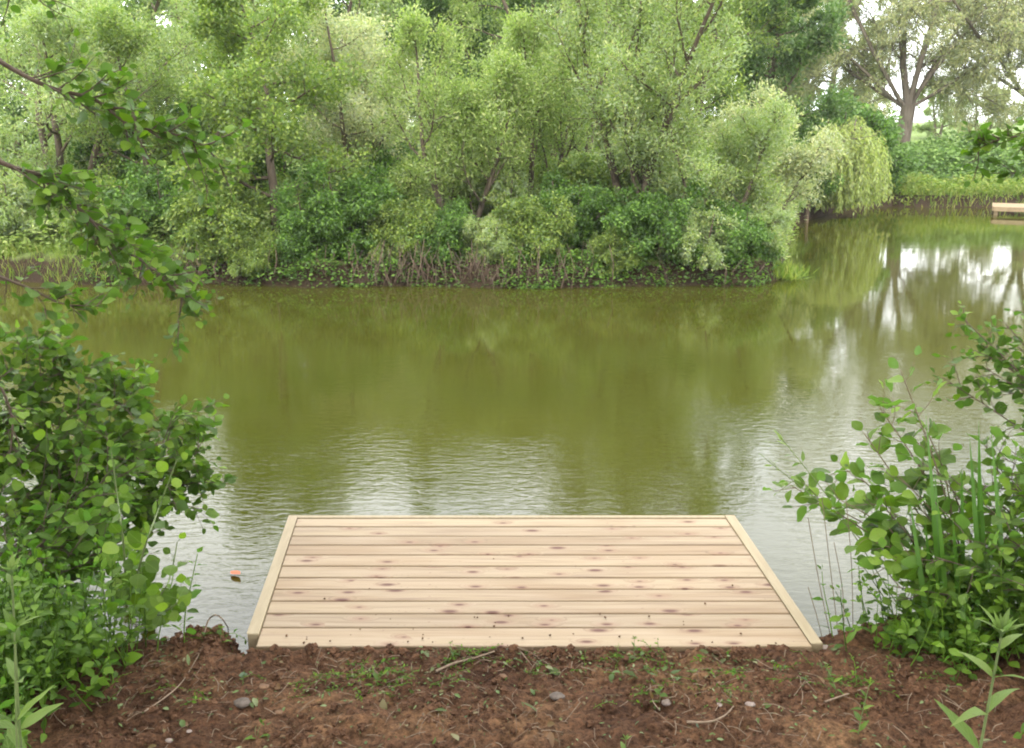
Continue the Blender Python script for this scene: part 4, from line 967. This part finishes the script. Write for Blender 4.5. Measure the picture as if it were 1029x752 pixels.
tag(mb.build('root_bits', M['deadtwig'], smooth=True), 'fine bits of root and straw strewn over the soil', 'litter', kind='stuff')

def stone(label, px, py, r, mat, seed, sq=.55, group='stones lying in the soil'):
    rg = np.random.default_rng(seed); p = gp(px, py); bm_ = MB(); V, Q_ = ico(rg, r*.9, sq, .10, 12, 8); V[:, 0] *= 1.25; bm_.add(V, Q_)
    o = bm_.build('stone', M[mat], smooth=True); o.location = [float(c) for c in p+UP*r*sq*.05]; return tag(o, label, 'stone', group)
stone('largest grey stone, half sunk in the soil at lower left', 243, 706, .028, 'stone', 1)
stone('tan pebble just right of the largest grey stone', 280, 716, .013, 'stone_tan', 2)
stone('flat tan stone in the soil above the largest grey stone', 265, 690, .018, 'stone_tan', 3, .4)
stone('pale round pebble in the soil below the right half of the platform', 670, 706, .016, 'stone_pale', 4, .8)
stone('pinkish pebble right of the pale round pebble', 754, 708, .018, 'stone_pale', 5, .5)
stone('pinkish flat pebble between the pale round pebble and its right neighbour', 722, 708, .013, 'stone_pale', 6, .4)
stone('long grey brown stone lying below the middle of the platform', 560, 700, .026, 'stone', 7, .45)
stone('pinkish stone at the right front corner of the platform', 830, 651, .024, 'stone_pale', 8, .4)
stone('small white pebble at the bottom left', 170, 744, .012, 'stone_pale', 9, .6)
stone('tiny pale pebble near the bright leaf pair at lower left', 190, 735, .009, 'stone_pale', 10, .6)
stone('pinkish pebble at the left end of the bank by the water', 181, 640, .017, 'stone_pale', 11, .6)
stone('tan stone in the soil near the front edge of the platform at centre', 505, 680, .016, 'stone_tan', 12, .6)
def stick(label, pts, r, mat='deadtwig', lift=.01):
    P_ = [gp(*p[:2])+UP*(p[2] if len(p) > 2 else lift) for p in pts]; m_ = MB(); ln = smooth_line(P_)
    rr_ = np.linspace(r, r*.5, len(ln))*(1+.12*np.sin(np.arange(len(ln))*2.1)); m_.tube(ln, rr_, 7); o = m_.build('twig', M[mat], smooth=True, origin=P_[0]); return tag(o, label, 'twig', 'twigs lying on the soil')
stick('thick curved brown twig on the soil below the middle of the platform', [(438, 677), (455, 669), (478, 663), (497, 657)], .006)
stick('thin pale twig slanting up against the front board at centre', [(535, 672), (524, 658), (512, 650, .05), (505, 648, .09)], .0022)
stick('second thin twig crossing the slanting twig at centre', [(540, 662), (520, 655, .02), (498, 655, .04)], .0018)
stick('bowed twig lying at lower right of centre', [(690, 728), (712, 728), (728, 722), (737, 712)], .0045)
stick('long thin twig slanting across the soil at lower left', [(145, 718), (170, 700), (185, 685), (200, 660)], .0028)
stick('short upright root loop on the left bank', [(78, 675), (82, 655, .03), (92, 645, .05)], .0025)
stick('dark twig under the feathery weed at lower right', [(828, 708), (850, 700), (872, 693)], .004)
stick('pale stem piece curving beside the pale round pebble', [(663, 716), (656, 708, .015), (653, 692, .02)], .0022)
stick('thin pale stalk standing at the edge of the left bank', [(147, 652), (146, 640, .03), (141, 632, .07)], .002)
stick('second thin pale stalk beside the water on the left bank', [(168, 645), (171, 635, .03), (172, 622, .07)], .002)
stick('dark bent twig against the left corner of the platform', [(205, 640), (212, 632, .05), (225, 636, .06), (236, 646)], .004)

# floating leaf
p = atz(232, 574, .014); mb = MB(); leaves_near(mb, np.array([p]), np.array([[.75, -.65, .03]]), np.array([[0, 0, 1.]]), np.array([.085]), np.array([.045]), 'oval', -.12, .12)
tag(mb.build('floating_leaf', M['redleaf'], smooth=True, origin=p), 'curled red and green leaf floating on the water left of the platform', 'leaf')

# ------------------------------------------------------------------ air
HZ = .0005
m, nt = new_mat('haze'); pv = nd(nt, 'ShaderNodeVolumePrincipled', Density=HZ); pv.inputs['Color'].default_value = (.93, .95, .95, 1)
oo = nd(nt, 'ShaderNodeOutputMaterial'); nt.links.new(pv.outputs[0], oo.inputs['Volume'])
mb = MB(); mb.box((0, 30, 8), (3200, 3200, 19.5)); hz = mb.build('haze', m); tag(hz, 'thin pale air over the whole pond', kind='stuff')

# ------------------------------------------------------------------ light, sky, camera
SUN_EL, SUN_AZ = 58., 200.     # azimuth clockwise from +Y (ahead); 200 = behind the camera, a little left
w = bpy.data.worlds.new('World'); scene.world = w; w.use_nodes = True; nt = w.node_tree; nt.nodes.clear()
sky = nt.nodes.new('ShaderNodeTexSky'); sky.sky_type = 'NISHITA'; sky.sun_disc = False; sky.sun_elevation = RAD(SUN_EL); sky.sun_rotation = RAD(SUN_AZ); sky.air_density = 1.; sky.dust_density = 3.
tc = nt.nodes.new('ShaderNodeTexCoord'); nz = nd(nt, 'ShaderNodeTexNoise', Scale=3.0, Detail=5.0, Roughness=.55); nt.links.new(tc.outputs['Generated'], nz.inputs['Vector'])
cl = ramp(nt, [(.36, (.62, .65, .70)), (.60, (1., 1., 1.))], nz.outputs[0])
cl2 = mixc(nt, cl.outputs[0], (54., 54., 54.4), 1., 'MULTIPLY')
mx = mixc(nt, sky.outputs[0], cl2, .88)
bg = nt.nodes.new('ShaderNodeBackground'); bg.inputs[1].default_value = .14; nt.links.new(mx, bg.inputs[0])
ow = nt.nodes.new('ShaderNodeOutputWorld'); nt.links.new(bg.outputs[0], ow.inputs[0])
sl = bpy.data.lights.new('sun', 'SUN'); sl.energy = 3.0; sl.angle = RAD(16); sl.color = (1., .96, .88)
so = bpy.data.objects.new('sun', sl); COL.objects.link(so)
az = RAD(SUN_AZ); el = RAD(SUN_EL); dirv = Vector((math.sin(az)*math.cos(el), math.cos(az)*math.cos(el), math.sin(el)))
so.rotation_euler = dirv.to_track_quat('Z', 'Y').to_euler()

cam = bpy.data.cameras.new('camera'); cam.sensor_width = 36; cam.lens = 36*F/1029; cam.clip_start = .05; cam.clip_end = 5000
co = bpy.data.objects.new('camera', cam); COL.objects.link(co); co.location = (0, 0, CAMZ); co.rotation_euler = (math.pi/2-PITCH, 0, 0); scene.camera = co
scene.view_settings.view_transform = 'Standard'; scene.view_settings.look = 'None'; scene.view_settings.exposure = -.28; scene.view_settings.gamma = 1.
scene.render.engine = 'CYCLES'
try: scene.cycles.pixel_filter_type = 'BLACKMAN_HARRIS'; scene.cycles.filter_width = 2.0
except Exception: pass
scene.cycles.max_bounces = 8; scene.cycles.transparent_max_bounces = 8
